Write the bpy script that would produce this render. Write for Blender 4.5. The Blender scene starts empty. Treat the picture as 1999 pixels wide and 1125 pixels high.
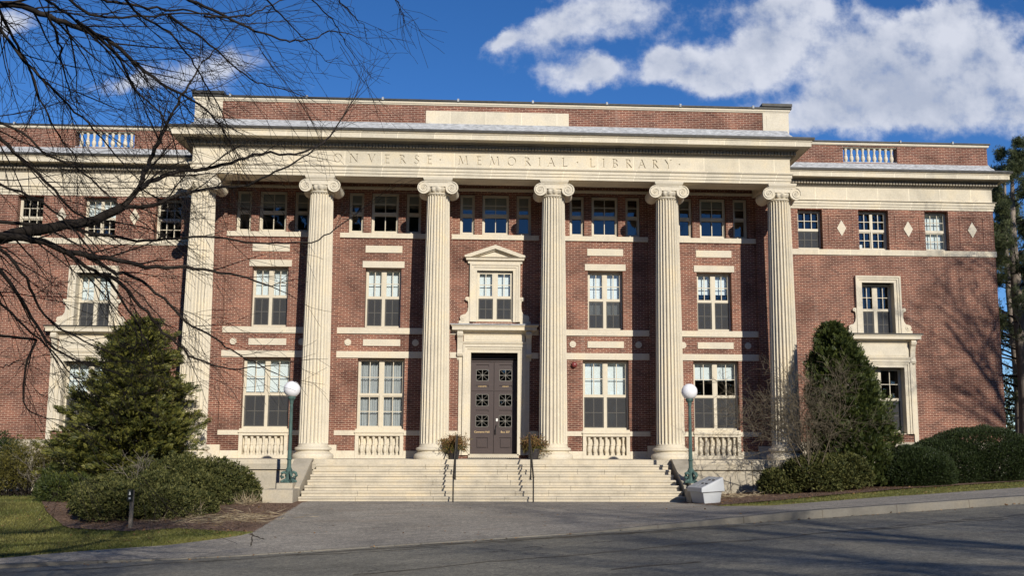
import bpy, bmesh, math, random
import numpy as np
from mathutils import Vector, Matrix

R = math.radians
scene = bpy.context.scene
COL = scene.collection

# ------------------------------------------------------------------ camera
cam_d = bpy.data.cameras.new('camera'); cam = bpy.data.objects.new('camera', cam_d); COL.objects.link(cam)
_yaw, _pitch, _roll = .0557, .1345, .0029
_f = Vector((math.sin(_yaw)*math.cos(_pitch), math.cos(_yaw)*math.cos(_pitch), math.sin(_pitch)))
_r = Vector((math.cos(_yaw), -math.sin(_yaw), 0)); _u = _r.cross(_f)
_r2 = math.cos(_roll)*_r + math.sin(_roll)*_u; _u2 = -math.sin(_roll)*_r + math.cos(_roll)*_u
cam.matrix_world = Matrix(((_r2.x, _u2.x, -_f.x, -.1908), (_r2.y, _u2.y, -_f.y, -29.0), (_r2.z, _u2.z, -_f.z, .25), (0, 0, 0, 1)))
cam_d.sensor_width = 36.0; cam_d.sensor_fit = 'HORIZONTAL'
cam_d.lens = 1852.45/1999*36.0
cam_d.shift_x = -56.96/1999; cam_d.shift_y = 64.62/1999
cam_d.clip_start = .1; cam_d.clip_end = 2000
scene.camera = cam

# ------------------------------------------------------------------ light and exposure
SUN_DIR = Vector((.37, -1.0, .48)).normalized()          # towards the sun
sun_d = bpy.data.lights.new('sun', 'SUN'); sun = bpy.data.objects.new('sun', sun_d); COL.objects.link(sun)
sun_d.energy = 5.0; sun_d.angle = R(.53); sun_d.color = (1.0, .93, .815)
sun.rotation_euler = (-SUN_DIR).to_track_quat('-Z', 'Y').to_euler()
sun.location = SUN_DIR*80
vs = scene.view_settings
vs.view_transform = 'Standard'; vs.look = 'None'; vs.exposure = 0.0; vs.gamma = 1.0
vs.use_curve_mapping = False

SKY_STRENGTH = .085
world = bpy.data.worlds.new('World'); scene.world = world; world.use_nodes = True

def build_world():
    nt = world.node_tree; nt.nodes.clear(); N = nt.nodes.new; L = nt.links.new
    out = N('ShaderNodeOutputWorld'); bg = N('ShaderNodeBackground'); L(bg.outputs[0], out.inputs[0])
    bg.inputs[1].default_value = SKY_STRENGTH
    sky = N('ShaderNodeTexSky'); sky.sky_type = 'NISHITA'; sky.sun_disc = False
    sky.sun_elevation = math.asin(SUN_DIR.z); sky.sun_rotation = math.atan2(SUN_DIR.x, SUN_DIR.y)
    sky.air_density = .72; sky.dust_density = 0.0; sky.ozone_density = 3.5; sky.altitude = 50
    hs = N('ShaderNodeHueSaturation'); hs.inputs['Hue'].default_value = .507; hs.inputs['Saturation'].default_value = 1.22; hs.inputs['Value'].default_value = 1.5
    L(sky.outputs[0], hs.inputs['Color'])
    tc = N('ShaderNodeTexCoord'); sp = N('ShaderNodeSeparateXYZ'); L(tc.outputs['Generated'], sp.inputs[0])
    def M(op, a, b=None, c=None):
        m = N('ShaderNodeMath'); m.operation = op
        for k, v in enumerate((a, b, c)):
            if v is None: continue
            if isinstance(v, (int, float)): m.inputs[k].default_value = v
            else: L(v, m.inputs[k])
        return m.outputs[0]
    ay = M('MAXIMUM', M('ABSOLUTE', sp.outputs[1]), .08)
    u = M('DIVIDE', sp.outputs[0], ay); v = M('DIVIDE', sp.outputs[2], ay)
    cb = N('ShaderNodeCombineXYZ'); L(u, cb.inputs[0]); L(v, cb.inputs[1])
    blobs = [  # u, v, half length, half height, tilt : clouds in the sky over the roof
        (.135, .492, .075, .040, .10), (.062, .460, .055, .026, .55), (.010, .440, .022, .012, .6),
        (.085, .408, .050, .022, .12), (.118, .420, .024, .016, .3),
        (.215, .420, .060, .024, .06), (.195, .432, .020, .016, 0), (.265, .425, .060, .026, .05), (.330, .474, .090, .036, .10), (.300, .455, .030, .016, .2), (.345, .505, .06, .015, 0),
        (.440, .425, .115, .050, .18), (.545, .435, .11, .075, .05), (.500, .385, .130, .036, 0), (.370, .375, .085, .020, .05), (.50, .495, .05, .02, .4),
        (-.310, .404, .070, .026, .10), (-.385, .388, .040, .014, .15), (-.520, .462, .05, .016, .1),
        ]
    best = None
    nz0 = N('ShaderNodeTexNoise'); nz0.inputs['Scale'].default_value = 9; nz0.inputs['Detail'].default_value = 8; nz0.inputs['Roughness'].default_value = .62
    L(cb.outputs[0], nz0.inputs['Vector'])
    warp = N('ShaderNodeVectorMath'); warp.operation = 'MULTIPLY_ADD'
    L(nz0.outputs['Color'], warp.inputs[0]); warp.inputs[1].default_value = (.09, .075, 0); warp.inputs[2].default_value = (0, 0, 0)
    add = N('ShaderNodeVectorMath'); add.operation = 'ADD'; L(cb.outputs[0], add.inputs[0]); L(warp.outputs[0], add.inputs[1])
    sub = N('ShaderNodeVectorMath'); sub.operation = 'SUBTRACT'; L(add.outputs[0], sub.inputs[0]); sub.inputs[1].default_value = (.045, .0375, 0)
    for bu, bv, a, b, t in blobs:
        mp = N('ShaderNodeMapping'); mp.vector_type = 'TEXTURE'
        mp.inputs['Location'].default_value = (bu, bv, 0); mp.inputs['Rotation'].default_value = (0, 0, t); mp.inputs['Scale'].default_value = (a, b, 1)
        L(sub.outputs[0], mp.inputs['Vector'])
        ln = N('ShaderNodeVectorMath'); ln.operation = 'LENGTH'; L(mp.outputs[0], ln.inputs[0])
        g = M('POWER', 2.718, M('MULTIPLY', M('MULTIPLY', ln.outputs['Value'], ln.outputs['Value']), -1.0))
        best = g if best is None else M('ADD', best, g)
    nz = N('ShaderNodeTexNoise'); nz.inputs['Scale'].default_value = 22; nz.inputs['Detail'].default_value = 9; nz.inputs['Roughness'].default_value = .6
    L(cb.outputs[0], nz.inputs['Vector'])
    dens = M('ADD', M('MINIMUM', best, 1.15), M('MULTIPLY', M('SUBTRACT', nz.outputs['Fac'], .5), 1.9))
    mr = N('ShaderNodeMapRange'); mr.interpolation_type = 'SMOOTHSTEP'
    mr.inputs['From Min'].default_value = .36; mr.inputs['From Max'].default_value = 1.22
    L(dens, mr.inputs['Value'])
    # cloud colour: bright billows, grey where thick
    nb = N('ShaderNodeTexNoise'); nb.inputs['Scale'].default_value = 11; nb.inputs['Detail'].default_value = 6
    L(cb.outputs[0], nb.inputs['Vector'])
    cr = N('ShaderNodeValToRGB'); cr.color_ramp.elements[0].position = .30; cr.color_ramp.elements[1].position = .62
    k = 1/SKY_STRENGTH
    cr.color_ramp.elements[0].color = (.47*k, .52*k, .64*k, 1); cr.color_ramp.elements[1].color = (.72*k, .75*k, .84*k, 1)
    L(M('SUBTRACT', M('ADD', M('MULTIPLY', nb.outputs['Fac'], .75), M('MULTIPLY', nz.outputs['Fac'], .45)), M('MULTIPLY', M('MAXIMUM', M('SUBTRACT', best, .55), 0.0), .20)), cr.inputs['Fac'])
    mx = N('ShaderNodeMix'); mx.data_type = 'RGBA'
    L(M('MULTIPLY', M('MULTIPLY', mr.outputs[0], .93), M('GREATER_THAN', sp.outputs[1], 0.0)), mx.inputs['Factor']); L(hs.outputs[0], mx.inputs['A']); L(cr.outputs[0], mx.inputs['B'])
    L(mx.outputs['Result'], bg.inputs[0])
build_world()

# ------------------------------------------------------------------ materials
class Mat:
    def __init__(s, name, rough=.8, spec=.3):
        s.m = bpy.data.materials.new(name); s.m.use_nodes = True; s.nt = s.m.node_tree
        s.b = s.nt.nodes['Principled BSDF']; s.b.inputs['Roughness'].default_value = rough
        s.b.inputs['Specular IOR Level'].default_value = spec
        s.out = s.nt.nodes['Material Output']
    def N(s, t, **kw):
        n = s.nt.nodes.new('ShaderNode'+t)
        for k, v in kw.items():
            if k in n.inputs: n.inputs[k].default_value = v
            else: setattr(n, k, v)
        return n
    def L(s, a, b): s.nt.links.new(a, b)
    def math(s, op, a, b=0.0, c=0.0):
        m = s.N('Math'); m.operation = op
        for k, v in enumerate((a, b, c)):
            if isinstance(v, (int, float)): m.inputs[k].default_value = v
            else: s.L(v, m.inputs[k])
        return m.outputs[0]
    def noise(s, scale, detail=5, rough=.55, stretch=None, vec=None):
        n = s.N('TexNoise'); n.inputs['Scale'].default_value = scale; n.inputs['Detail'].default_value = detail; n.inputs['Roughness'].default_value = rough
        v = vec or s.pos()
        if stretch:
            mp = s.N('Mapping'); mp.inputs['Scale'].default_value = stretch; s.L(v, mp.inputs['Vector']); v = mp.outputs[0]
        s.L(v, n.inputs['Vector']); return n.outputs['Fac']
    def pos(s): return s.N('NewGeometry').outputs['Position']
    def ramp(s, fac, stops):
        r = s.N('ValToRGB'); e = r.color_ramp.elements
        while len(e) < len(stops): e.new(.5)
        for el, (p, c) in zip(e, stops): el.position = p; el.color = (*c, 1) if len(c) == 3 else c
        s.L(fac, r.inputs['Fac']); return r.outputs['Color']
    def mix(s, fac, a, b, blend='MIX'):
        m = s.N('Mix'); m.data_type = 'RGBA'; m.blend_type = blend
        for key, v in (('Factor', fac), ('A', a), ('B', b)):
            i = [x for x in m.inputs if x.name == key and (x.type == ('VALUE' if key == 'Factor' else 'RGBA'))][0]
            if isinstance(v, (int, float)): i.default_value = v
            elif isinstance(v, tuple): i.default_value = (*v, 1)
            else: s.L(v, i)
        return [o for o in m.outputs if o.type == 'RGBA'][0]
    def base(s, c):
        if isinstance(c, tuple): s.b.inputs['Base Color'].default_value = (*c, 1)
        else: s.L(c, s.b.inputs['Base Color'])
    def bump(s, h, strength=.3, dist=.01):
        b = s.N('Bump'); b.inputs['Strength'].default_value = strength; b.inputs['Distance'].default_value = dist
        s.L(h, b.inputs['Height']); s.L(b.outputs[0], s.b.inputs['Normal'])

def brick_material(name, c1, c2, cm, bw=.205, rh=.0605, mortar=.0085):
    k = Mat(name, .9, .15)
    sp = k.N('SeparateXYZ'); k.L(k.pos(), sp.inputs[0])
    u = k.math('ADD', sp.outputs[0], sp.outputs[1])
    cb = k.N('CombineXYZ'); k.L(u, cb.inputs[0]); k.L(sp.outputs[2], cb.inputs[1])
    br = k.N('TexBrick'); br.offset = .5; br.squash = 1.0
    for n, v in (('Scale', 1.0), ('Brick Width', bw), ('Row Height', rh), ('Mortar Size', mortar), ('Mortar Smooth', .25), ('Bias', -.1)): br.inputs[n].default_value = v
    br.inputs['Color1'].default_value = (*c1, 1); br.inputs['Color2'].default_value = (*c2, 1); br.inputs['Mortar'].default_value = (*cm, 1)
    k.L(cb.outputs[0], br.inputs['Vector'])
    wob = k.noise(1.1, 6, .6); tone = k.ramp(wob, [(.30, (.62, .60, .60)), (.50, (1, 1, 1)), (.70, (1.38, 1.32, 1.25))])
    fine = k.noise(26, 4, .7, stretch=(1, 1, 2.2)); tone2 = k.ramp(fine, [(.3, (.72, .70, .70)), (.6, (1.1, 1.08, 1.06))])
    c = k.mix(1.0, br.outputs['Color'], tone, 'MULTIPLY'); c = k.mix(1.0, c, tone2, 'MULTIPLY')
    streak = k.ramp(k.noise(1.0, 4, .6, stretch=(2.2, 2.2, .18)), [(.62, (0, 0, 0)), (.80, (1, 1, 1))])
    c = k.mix(k.math('MULTIPLY', streak, .26), c, (.55, .47, .40))
    k.base(c); k.bump(k.math('SUBTRACT', 1.0, br.outputs['Fac']), .6, .006)
    return k.m

def stone_material(name, base, var=.18, joints=None, stain=.35, warm=(1.02, .98, .90)):
    k = Mat(name, .88, .2)
    n1 = k.noise(1.6, 8, .62); n2 = k.noise(24, 6, .7)
    c = k.ramp(n1, [(.3, tuple(x*(1-var) for x in base)), (.5, base), (.72, tuple(min(1, x*(1+var*.5)*w) for x, w in zip(base, warm)))])
    c = k.mix(1.0, c, k.ramp(n2, [(.3, (.86, .85, .83)), (.62, (1.05, 1.05, 1.05))]), 'MULTIPLY')
    dirt = k.ramp(k.noise(1.3, 7, .68, stretch=(2.6, 2.6, .30)), [(.56, (0, 0, 0)), (.76, (1, 1, 1))])
    c = k.mix(k.math('MULTIPLY', dirt, stain), c, tuple(x*.52*w for x, w in zip(base, (1.0, .97, .92))))
    h = n2
    if joints:
        sp = k.N('SeparateXYZ'); k.L(k.pos(), sp.inputs[0]); u = k.math('ADD', sp.outputs[0], sp.outputs[1])
        cb = k.N('CombineXYZ'); k.L(u, cb.inputs[0]); k.L(sp.outputs[2], cb.inputs[1])
        br = k.N('TexBrick'); br.offset = joints[2]
        for n, v in (('Scale', 1.0), ('Brick Width', joints[0]), ('Row Height', joints[1]), ('Mortar Size', .012), ('Mortar Smooth', .4), ('Bias', 0.0)): br.inputs[n].default_value = v
        br.inputs['Color1'].default_value = (1.05, 1.04, 1.02, 1); br.inputs['Color2'].default_value = (.88, .88, .87, 1); br.inputs['Mortar'].default_value = (1.28, 1.27, 1.24, 1) if joints[3] else (.6, .58, .54, 1)
        k.L(cb.outputs[0], br.inputs['Vector']); c = k.mix(1.0, c, br.outputs['Color'], 'MULTIPLY')
    k.base(c); k.bump(h, .18, .01)
    return k.m

def plain(name, c, rough=.6, spec=.4, metal=0, var=.12, scale=8, stretch=None):
    k = Mat(name, rough, spec); k.b.inputs['Metallic'].default_value = metal
    n = k.noise(scale, 6, .6, stretch)
    k.base(k.ramp(n, [(.3, tuple(x*(1-var) for x in c)), (.7, tuple(min(1, x*(1+var)) for x in c))]))
    return k.m

BRICK = brick_material('red brick', (.208, .084, .058), (.096, .039, .031), (.42, .305, .235), mortar=.0085)
STONE = stone_material('limestone', (.625, .57, .46), .11, None, .20)
STONE_J = stone_material('jointed limestone', (.625, .57, .46), .13, (1.12, 40.0, .5, True), .26)
STONE_D = stone_material('limestone darkened for shade', (.30, .27, .22), .2, None, .4)  # cornice shade on dentils and bed mouldings put into the stone colour
STONE_W = stone_material('weathered stone', (.42, .38, .305), .24, None, .6)
STONE_S = stone_material('granite step stone', (.54, .485, .385), .20, None, .5)
PAINT = plain('cream window paint', (.58, .525, .41), .55, .35, var=.06)
WOODG = plain('grey shaded window paint', (.50, .46, .38), .6, .3, var=.08)
LEAD = plain('lead flashing', (.36, .37, .38), .75, .3, 0, .45, 5, (1.5, 1.5, 6))
GUTTER = plain('dark bronze gutter', (.045, .043, .038), .6, .4, .2, .4, 6)
DOORM = plain('brown door paint', (.052, .036, .034), .45, .4, var=.08, scale=5)
DOORD = plain('dark brown door moulding', (.03, .022, .022), .5, .4, var=.1)
GOLD = plain('gold lettering', (.75, .55, .28), .4, .5, .3, .1)
IRON = plain('black iron paint', (.012, .012, .013), .45, .5, 0, .3)
VERD = plain('verdigris copper', (.068, .120, .108), .7, .3, .1, .45, 14, (1, 1, .35))
OPAL = plain('opal glass globe', (.80, .80, .83), .18, .5, 0, .02)
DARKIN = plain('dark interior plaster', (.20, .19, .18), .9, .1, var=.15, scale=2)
BLIND = plain('white roller blind', (.80, .84, .86), .8, .1, var=.02)
BLINDG = plain('grey roller blind', (.34, .35, .32), .9, .1, var=.05)
CURTAIN = plain('grey net curtain', (.50, .51, .52), .9, .1, var=.08, scale=3)
LATT = plain('lattice bronze', (.20, .19, .17), .5, .4, .3, .1)
PLAST = plain('pale grey plastic', (.44, .46, .48), .45, .4, 0, .05, 3)
PLASTD = plain('grey plastic in the lid recess', (.34, .36, .38), .6, .3, 0, .08)
REDP = plain('red enamel', (.17, .03, .03), .4, .5, 0, .1)
POTM = plain('dark plastic planter', (.035, .030, .032), .5, .4, 0, .2)
SIGNM = plain('dark sign plate', (.02, .025, .022), .5, .4, 0, .2)
WHITEP = plain('white paint', (.75, .75, .72), .6, .3, 0, .05)

def glass_material():
    k = Mat('window glass'); nt = k.nt; nt.nodes.remove(k.b)
    t = k.N('BsdfTransparent'); t.inputs[0].default_value = (.86, .90, .90, 1)
    g = k.N('BsdfGlossy'); g.inputs['Roughness'].default_value = .015; g.inputs[0].default_value = (.95, .97, 1, 1)
    ge = k.N('NewGeometry'); dt = k.N('VectorMath'); dt.operation = 'DOT_PRODUCT'; k.L(ge.outputs['Incoming'], dt.inputs[0]); k.L(ge.outputs['Normal'], dt.inputs[1])
    fac = k.math('MULTIPLY_ADD', k.math('POWER', k.math('SUBTRACT', 1.0, k.math('ABSOLUTE', dt.outputs['Value'])), 5.0), .915, .085)
    b = k.N('Bump'); b.inputs['Strength'].default_value = .05; b.inputs['Distance'].default_value = .05
    k.L(k.noise(1.4, 2), b.inputs['Height']); k.L(b.outputs[0], g.inputs['Normal'])
    m = k.N('MixShader'); k.L(fac, m.inputs[0]); k.L(t.outputs[0], m.inputs[1]); k.L(g.outputs[0], m.inputs[2])
    k.L(m.outputs[0], k.out.inputs[0]); return k.m
GLASS = glass_material()

def screen_material():
    k = Mat('insect screen', .8, .2); k.base((.062, .064, .068))
    t = k.N('BsdfTransparent'); m = k.N('MixShader'); m.inputs[0].default_value = .68
    k.L(t.outputs[0], m.inputs[1]); k.L(k.b.outputs[0], m.inputs[2]); k.L(m.outputs[0], k.out.inputs[0]); return k.m
SCREEN = screen_material()

def asphalt_material(name, c, var, crack=True):
    k = Mat(name, .92, .2)
    n1 = k.noise(.5, 8, .65); n2 = k.noise(55, 5, .75); n3 = k.noise(2.3, 8, .7, stretch=(.5, 1.6, 1))
    col = k.ramp(n1, [(.3, tuple(x*(1-var) for x in c)), (.7, tuple(x*(1+var) for x in c))])
    col = k.mix(1.0, col, k.ramp(n2, [(.30, (.45, .45, .45)), (.50, (1, 1, 1)), (.70, (1.8, 1.78, 1.7))]), 'MULTIPLY')
    n4 = k.noise(13, 4, .8); col = k.mix(1.0, col, k.ramp(n4, [(.30, (.55, .55, .56)), (.5, (1, 1, 1)), (.70, (1.5, 1.47, 1.40))]), 'MULTIPLY')
    n5 = k.ramp(k.noise(.9, 3, .5, stretch=(.6, 1.5, 1)), [(.60, (0, 0, 0)), (.72, (1, 1, 1))]); col = k.mix(k.math('MULTIPLY', n5, .22), col, tuple(q*w for q, w in zip(c, (.85, .58, .38))))
    col = k.mix(1.0, col, k.ramp(n3, [(.35, (.80, .80, .80)), (.6, (1.08, 1.07, 1.05))]), 'MULTIPLY')
    if crack:
        v = k.N('TexVoronoi'); v.feature = 'DISTANCE_TO_EDGE'; v.inputs['Scale'].default_value = .33
        w = k.N('VectorMath'); w.operation = 'MULTIPLY_ADD'
        nz = k.N('TexNoise'); nz.inputs['Scale'].default_value = 1.6; nz.inputs['Detail'].default_value = 6; k.L(k.pos(), nz.inputs['Vector'])
        k.L(nz.outputs['Color'], w.inputs[0]); w.inputs[1].default_value = (1.5, 1.5, .0); k.L(k.pos(), w.inputs[2])
        k.L(w.outputs[0], v.inputs['Vector'])
        cm = k.ramp(v.outputs['Distance'], [(.0, (1, 1, 1)), (.006, (0, 0, 0))])
        msk = k.ramp(k.noise(.35, 2), [(.50, (0, 0, 0)), (.58, (1, 1, 1))])
        col = k.mix(k.math('MULTIPLY', k.math('MULTIPLY', cm, msk), .8), col, (.012, .012, .012))
    k.base(col); k.bump(n2, .6, .012); return k.m
ASPH_P = asphalt_material('worn asphalt apron', (.27, .248, .215), .16, False)
ASPH_R = asphalt_material('asphalt road', (.19, .18, .15), .18)
GRANITE = stone_material('granite kerb', (.19, .178, .155), .25, (1.7, 40.0, 0, False), .3)
SEAL = plain('tar crack filler', (.012, .012, .012), .5, .4, 0, .2)

def soil_material(name, cols, scale):
    k = Mat(name, .95, .1)
    n1 = k.noise(scale, 8, .75); n2 = k.noise(scale*.06, 5, .6)
    c = k.ramp(n1, cols); c = k.mix(1.0, c, k.ramp(n2, [(.3, (.72, .72, .72)), (.7, (1.15, 1.12, 1.08))]), 'MULTIPLY')
    k.base(c); k.bump(n1, .8, .03); return k.m
MULCH = soil_material('bark mulch', [(.30, (.06, .038, .028)), (.5, (.17, .110, .08)), (.68, (.36, .26, .19))], 16)
LAWN = soil_material('winter lawn soil', [(.28, (.06, .065, .018)), (.5, (.13, .125, .036)), (.7, (.23, .185, .075))], 13)
GROUNDM = soil_material('ground', [(.3, (.04, .045, .02)), (.7, (.10, .09, .05))], 5)

def leaf_material(name, ca, cb, transl=.25, rough=.55, spec=.35):
    k = Mat(name, rough, spec)
    at = k.N('Attribute'); at.attribute_name = 'tint'
    c = k.mix(at.outputs['Fac'], ca, cb); k.base(c)
    t = k.N('BsdfTranslucent'); k.L(c, t.inputs[0]); m = k.N('MixShader'); m.inputs[0].default_value = transl
    k.L(k.b.outputs[0], m.inputs[1]); k.L(t.outputs[0], m.inputs[2]); k.L(m.outputs[0], k.out.inputs[0]); return k.m
LEAF_HINOKI = leaf_material('false cypress leaf', (.028, .044, .013), (.225, .212, .042))
LEAF_ARBOR = leaf_material('arborvitae leaf', (.022, .038, .012), (.115, .135, .030))
LEAF_RHODO = leaf_material('rhododendron leaf', (.026, .038, .012), (.19, .185, .06), .22, .6, .2)
LEAF_YEW = leaf_material('yew needle', (.010, .022, .007), (.058, .080, .022), .1)
LEAF_GOLD = leaf_material('golden evergreen leaf', (.06, .058, .016), (.19, .165, .035))
LEAF_PINE = leaf_material('pine needle', (.030, .046, .018), (.18, .20, .085))
LEAF_DRY = leaf_material('dry leaf', (.16, .075, .03), (.34, .20, .08), .2)
STRAW = leaf_material('dry straw', (.26, .20, .12), (.50, .42, .28), .2)
GRASSM = leaf_material('grass blade', (.065, .095, .020), (.27, .25, .075), .3)
CHIPM = leaf_material('mulch chip', (.05, .028, .02), (.26, .18, .12), .0)
def bark_material(name, c):
    k = Mat(name, .9, .2); n = k.noise(9, 8, .7, stretch=(1, 1, .3)); k.base(k.ramp(n, [(.3, tuple(x*.55 for x in c)), (.7, tuple(x*1.35 for x in c))])); k.bump(n, .5, .02); return k.m
BARK = bark_material('dark bark', (.032, .026, .022))
BARK_P = bark_material('pine bark', (.27, .225, .185))
TWIG = bark_material('pale shrub twig', (.135, .112, .078))
TWIG_G = bark_material('grey shrub twig', (.20, .175, .145))

# ------------------------------------------------------------------ mesh helpers
class MB:
    def __init__(s, mirror=False): s.v = []; s.f = []; s.mirror = mirror
    def add(s, vs, fs):
        o = len(s.v); s.v += [tuple(p) for p in vs]; s.f += [tuple(i+o for i in f) for f in fs]; return s
    def box(s, x0, x1, y0, y1, z0, z1):
        return s.add([(x0, y0, z0), (x1, y0, z0), (x1, y1, z0), (x0, y1, z0), (x0, y0, z1), (x1, y0, z1), (x1, y1, z1), (x0, y1, z1)],
                     [(0, 3, 2, 1), (4, 5, 6, 7), (0, 1, 5, 4), (1, 2, 6, 5), (2, 3, 7, 6), (3, 0, 4, 7)])
    def quad(s, a, b, c, d): return s.add([a, b, c, d], [(0, 1, 2, 3)])
    def extrude_y(s, poly, y0, y1):          # poly of (x,z), counter-clockwise seen from the front
        n = len(poly); vs = [(x, y0, z) for x, z in poly]+[(x, y1, z) for x, z in poly]
        return s.add(vs, [tuple(range(n)), tuple(range(2*n-1, n-1, -1))]+[((i+1) % n, i, i+n, (i+1) % n+n) for i in range(n)])
    def extrude_x(s, poly, x0, x1):          # poly of (y,z)
        n = len(poly); vs = [(x0, y, z) for y, z in poly]+[(x1, y, z) for y, z in poly]
        return s.add(vs, [tuple(range(n-1, -1, -1)), tuple(range(n, 2*n))]+[(i, (i+1) % n, (i+1) % n+n, i+n) for i in range(n)])
    def lathe(s, prof, cx=0, cy=0, n=24, rfun=None, cap=True):
        vs = []; fs = []
        for r, z in prof:
            for i in range(n):
                a = 2*math.pi*i/n; rr = rfun(r, z, a) if rfun else r
                vs.append((cx+rr*math.cos(a), cy+rr*math.sin(a), z))
        for k in range(len(prof)-1):
            for i in range(n):
                j = (i+1) % n; fs.append((k*n+i, k*n+j, (k+1)*n+j, (k+1)*n+i))
        if cap: fs.append(tuple(range(n-1, -1, -1))); fs.append(tuple((len(prof)-1)*n+i for i in range(n)))
        return s.add(vs, fs)
    def lathe_y(s, prof, cx, cz, n=24):      # prof of (r, y)
        vs = []; fs = []
        for r, y in prof:
            for i in range(n):
                a = 2*math.pi*i/n; vs.append((cx+r*math.cos(a), y, cz+r*math.sin(a)))
        for k in range(len(prof)-1):
            for i in range(n):
                j = (i+1) % n; fs.append((k*n+i, k*n+j, (k+1)*n+j, (k+1)*n+i))
        fs.append(tuple(range(n-1, -1, -1))); fs.append(tuple((len(prof)-1)*n+i for i in range(n)))
        return s.add(vs, fs)
    def tube(s, pts, r, n=8):
        v, f = tube_arrays([(pts, r)], n); return s.add(v.tolist(), f.tolist())
    def path_sweep(s, path, prof):           # path: 2-d corners; prof: (outward, z); outward = right-hand side normal of the path
        m = len(path); nrm = []
        for i in range(m):
            def nn(a, b):
                d = (b[0]-a[0], b[1]-a[1]); l = math.hypot(*d); return (d[1]/l, -d[0]/l)
            n1 = nn(path[i-1], path[i]) if i else None; n2 = nn(path[i], path[i+1]) if i < m-1 else None
            if n1 and n2:
                k = 1+n1[0]*n2[0]+n1[1]*n2[1]; nrm.append(((n1[0]+n2[0])/k, (n1[1]+n2[1])/k))
            else: nrm.append(n1 or n2)
        vs = []; fs = []
        for e, z in prof:
            for (x, y), (nx, ny) in zip(path, nrm): vs.append((x+nx*e, y+ny*e, z))
        for k in range(len(prof)-1):
            for i in range(m-1): fs.append((k*m+i, k*m+i+1, (k+1)*m+i+1, (k+1)*m+i))
        return s.add(vs, fs)
    def build(s, name, mat, parent=None, smooth=False):
        me = bpy.data.meshes.new(name)
        v = [(-x, y, z) for x, y, z in s.v] if s.mirror else s.v
        f = [tuple(reversed(q)) for q in s.f] if s.mirror else s.f
        me.from_pydata(v, [], f); me.materials.append(mat)
        if smooth:
            me.polygons.foreach_set('use_smooth', [True]*len(me.polygons))
            try: me.set_sharp_from_angle(angle=R(38))
            except Exception: pass
        me.update()
        o = bpy.data.objects.new(name, me); COL.objects.link(o)
        if parent: o.parent = parent
        return o

def tube_arrays(tubes, n=3):
    V = []; F = []; off = 0
    ang = np.arange(n)*2*math.pi/n; ca, sa = np.cos(ang), np.sin(ang)
    for pts, r in tubes:
        P = np.asarray(pts, float); r = np.asarray(r, float)*np.ones(len(P))
        T = np.gradient(P, axis=0); T /= np.linalg.norm(T, axis=1)[:, None]+1e-9
        ref = np.where(np.abs(T[:, 2:3]) > .9, np.array([[1., 0, 0]]), np.array([[0, 0, 1.]]))
        A = np.cross(T, ref); A /= np.linalg.norm(A, axis=1)[:, None]+1e-9; B = np.cross(T, A)
        ring = P[:, None, :]+r[:, None, None]*(ca[None, :, None]*A[:, None, :]+sa[None, :, None]*B[:, None, :])
        k = len(P); V.append(ring.reshape(-1, 3))
        i, j = np.meshgrid(np.arange(k-1), np.arange(n), indexing='ij'); j2 = (j+1) % n
        F.append((np.stack([i*n+j, i*n+j2, (i+1)*n+j2, (i+1)*n+j], -1).reshape(-1, 4))+off); off += k*n
    return np.concatenate(V), np.concatenate(F)

def np_mesh(name, V, F, mat, parent=None, tint=None, smooth=False):
    me = bpy.data.meshes.new(name); V = np.asarray(V, np.float32); F = np.asarray(F, np.int32); m, k = F.shape
    me.vertices.add(len(V)); me.vertices.foreach_set('co', V.ravel())
    me.loops.add(m*k); me.loops.foreach_set('vertex_index', F.ravel())
    me.polygons.add(m); me.polygons.foreach_set('loop_start', np.arange(0, m*k, k, dtype=np.int32))
    me.polygons.foreach_set('loop_total', np.full(m, k, np.int32))
    if smooth: me.polygons.foreach_set('use_smooth', np.ones(m, bool))
    me.update(calc_edges=True); me.validate()
    if tint is not None:
        a = me.attributes.new('tint', 'FLOAT', 'POINT'); a.data.foreach_set('value', np.asarray(tint, np.float32))
    me.materials.append(mat)
    o = bpy.data.objects.new(name, me); COL.objects.link(o)
    if parent: o.parent = parent
    return o

def thing(name, label, cat, loc=(0, 0, 0), group=None):
    o = bpy.data.objects.new(name, None); o.empty_display_size = .2; COL.objects.link(o); o.location = loc
    return tag(o, label, cat, group)
def tag(o, label, cat, group=None):
    o['label'] = label; o['category'] = cat
    if group: o['group'] = group
    return o
def structure(o, kind='structure'): o['kind'] = kind; return o
def keep(o, parent):                     # parent a mesh that is already in world place
    o.parent = parent; o.matrix_parent_inverse = Matrix.Translation(parent.location).inverted(); return o
def copy_tree(o, parent=None):
    c = o.copy(); COL.objects.link(c)
    if parent: c.parent = parent; c.matrix_parent_inverse = o.matrix_parent_inverse.copy()
    for ch in list(o.children): copy_tree(ch, c)
    return c
# ------------------------------------------------------------------ ground heights
def z_road(x): return -1.35+.055*max(-14., min(14., x))
def z_near(x): return float(np.interp(x, [-20, -5, 5, 9, 17, 25], [-1.1, -1.14, -1.16, -.9, -.55, -.3]))
def y_kerb(x): return float(np.interp(x, [-30, -8.6, -4.4, 1.2, 5, 10.3, 20, 40], [-11.4, -11.65, -12.0, -11.5, -11.3, -10.65, -9.6, -8]))
def kerb_h(x): return float(np.interp(x, [-8, -5.5, 1.5, 5.5], [.05, 0., 0., .13]))
def gz(x, y):
    yk = y_kerb(x); t = min(1, max(0, (y-yk)/(-4-yk)))
    if y < yk: return z_road(x)
    return (z_road(x)+kerb_h(x))*(1-t)+z_near(x)*t

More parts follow.
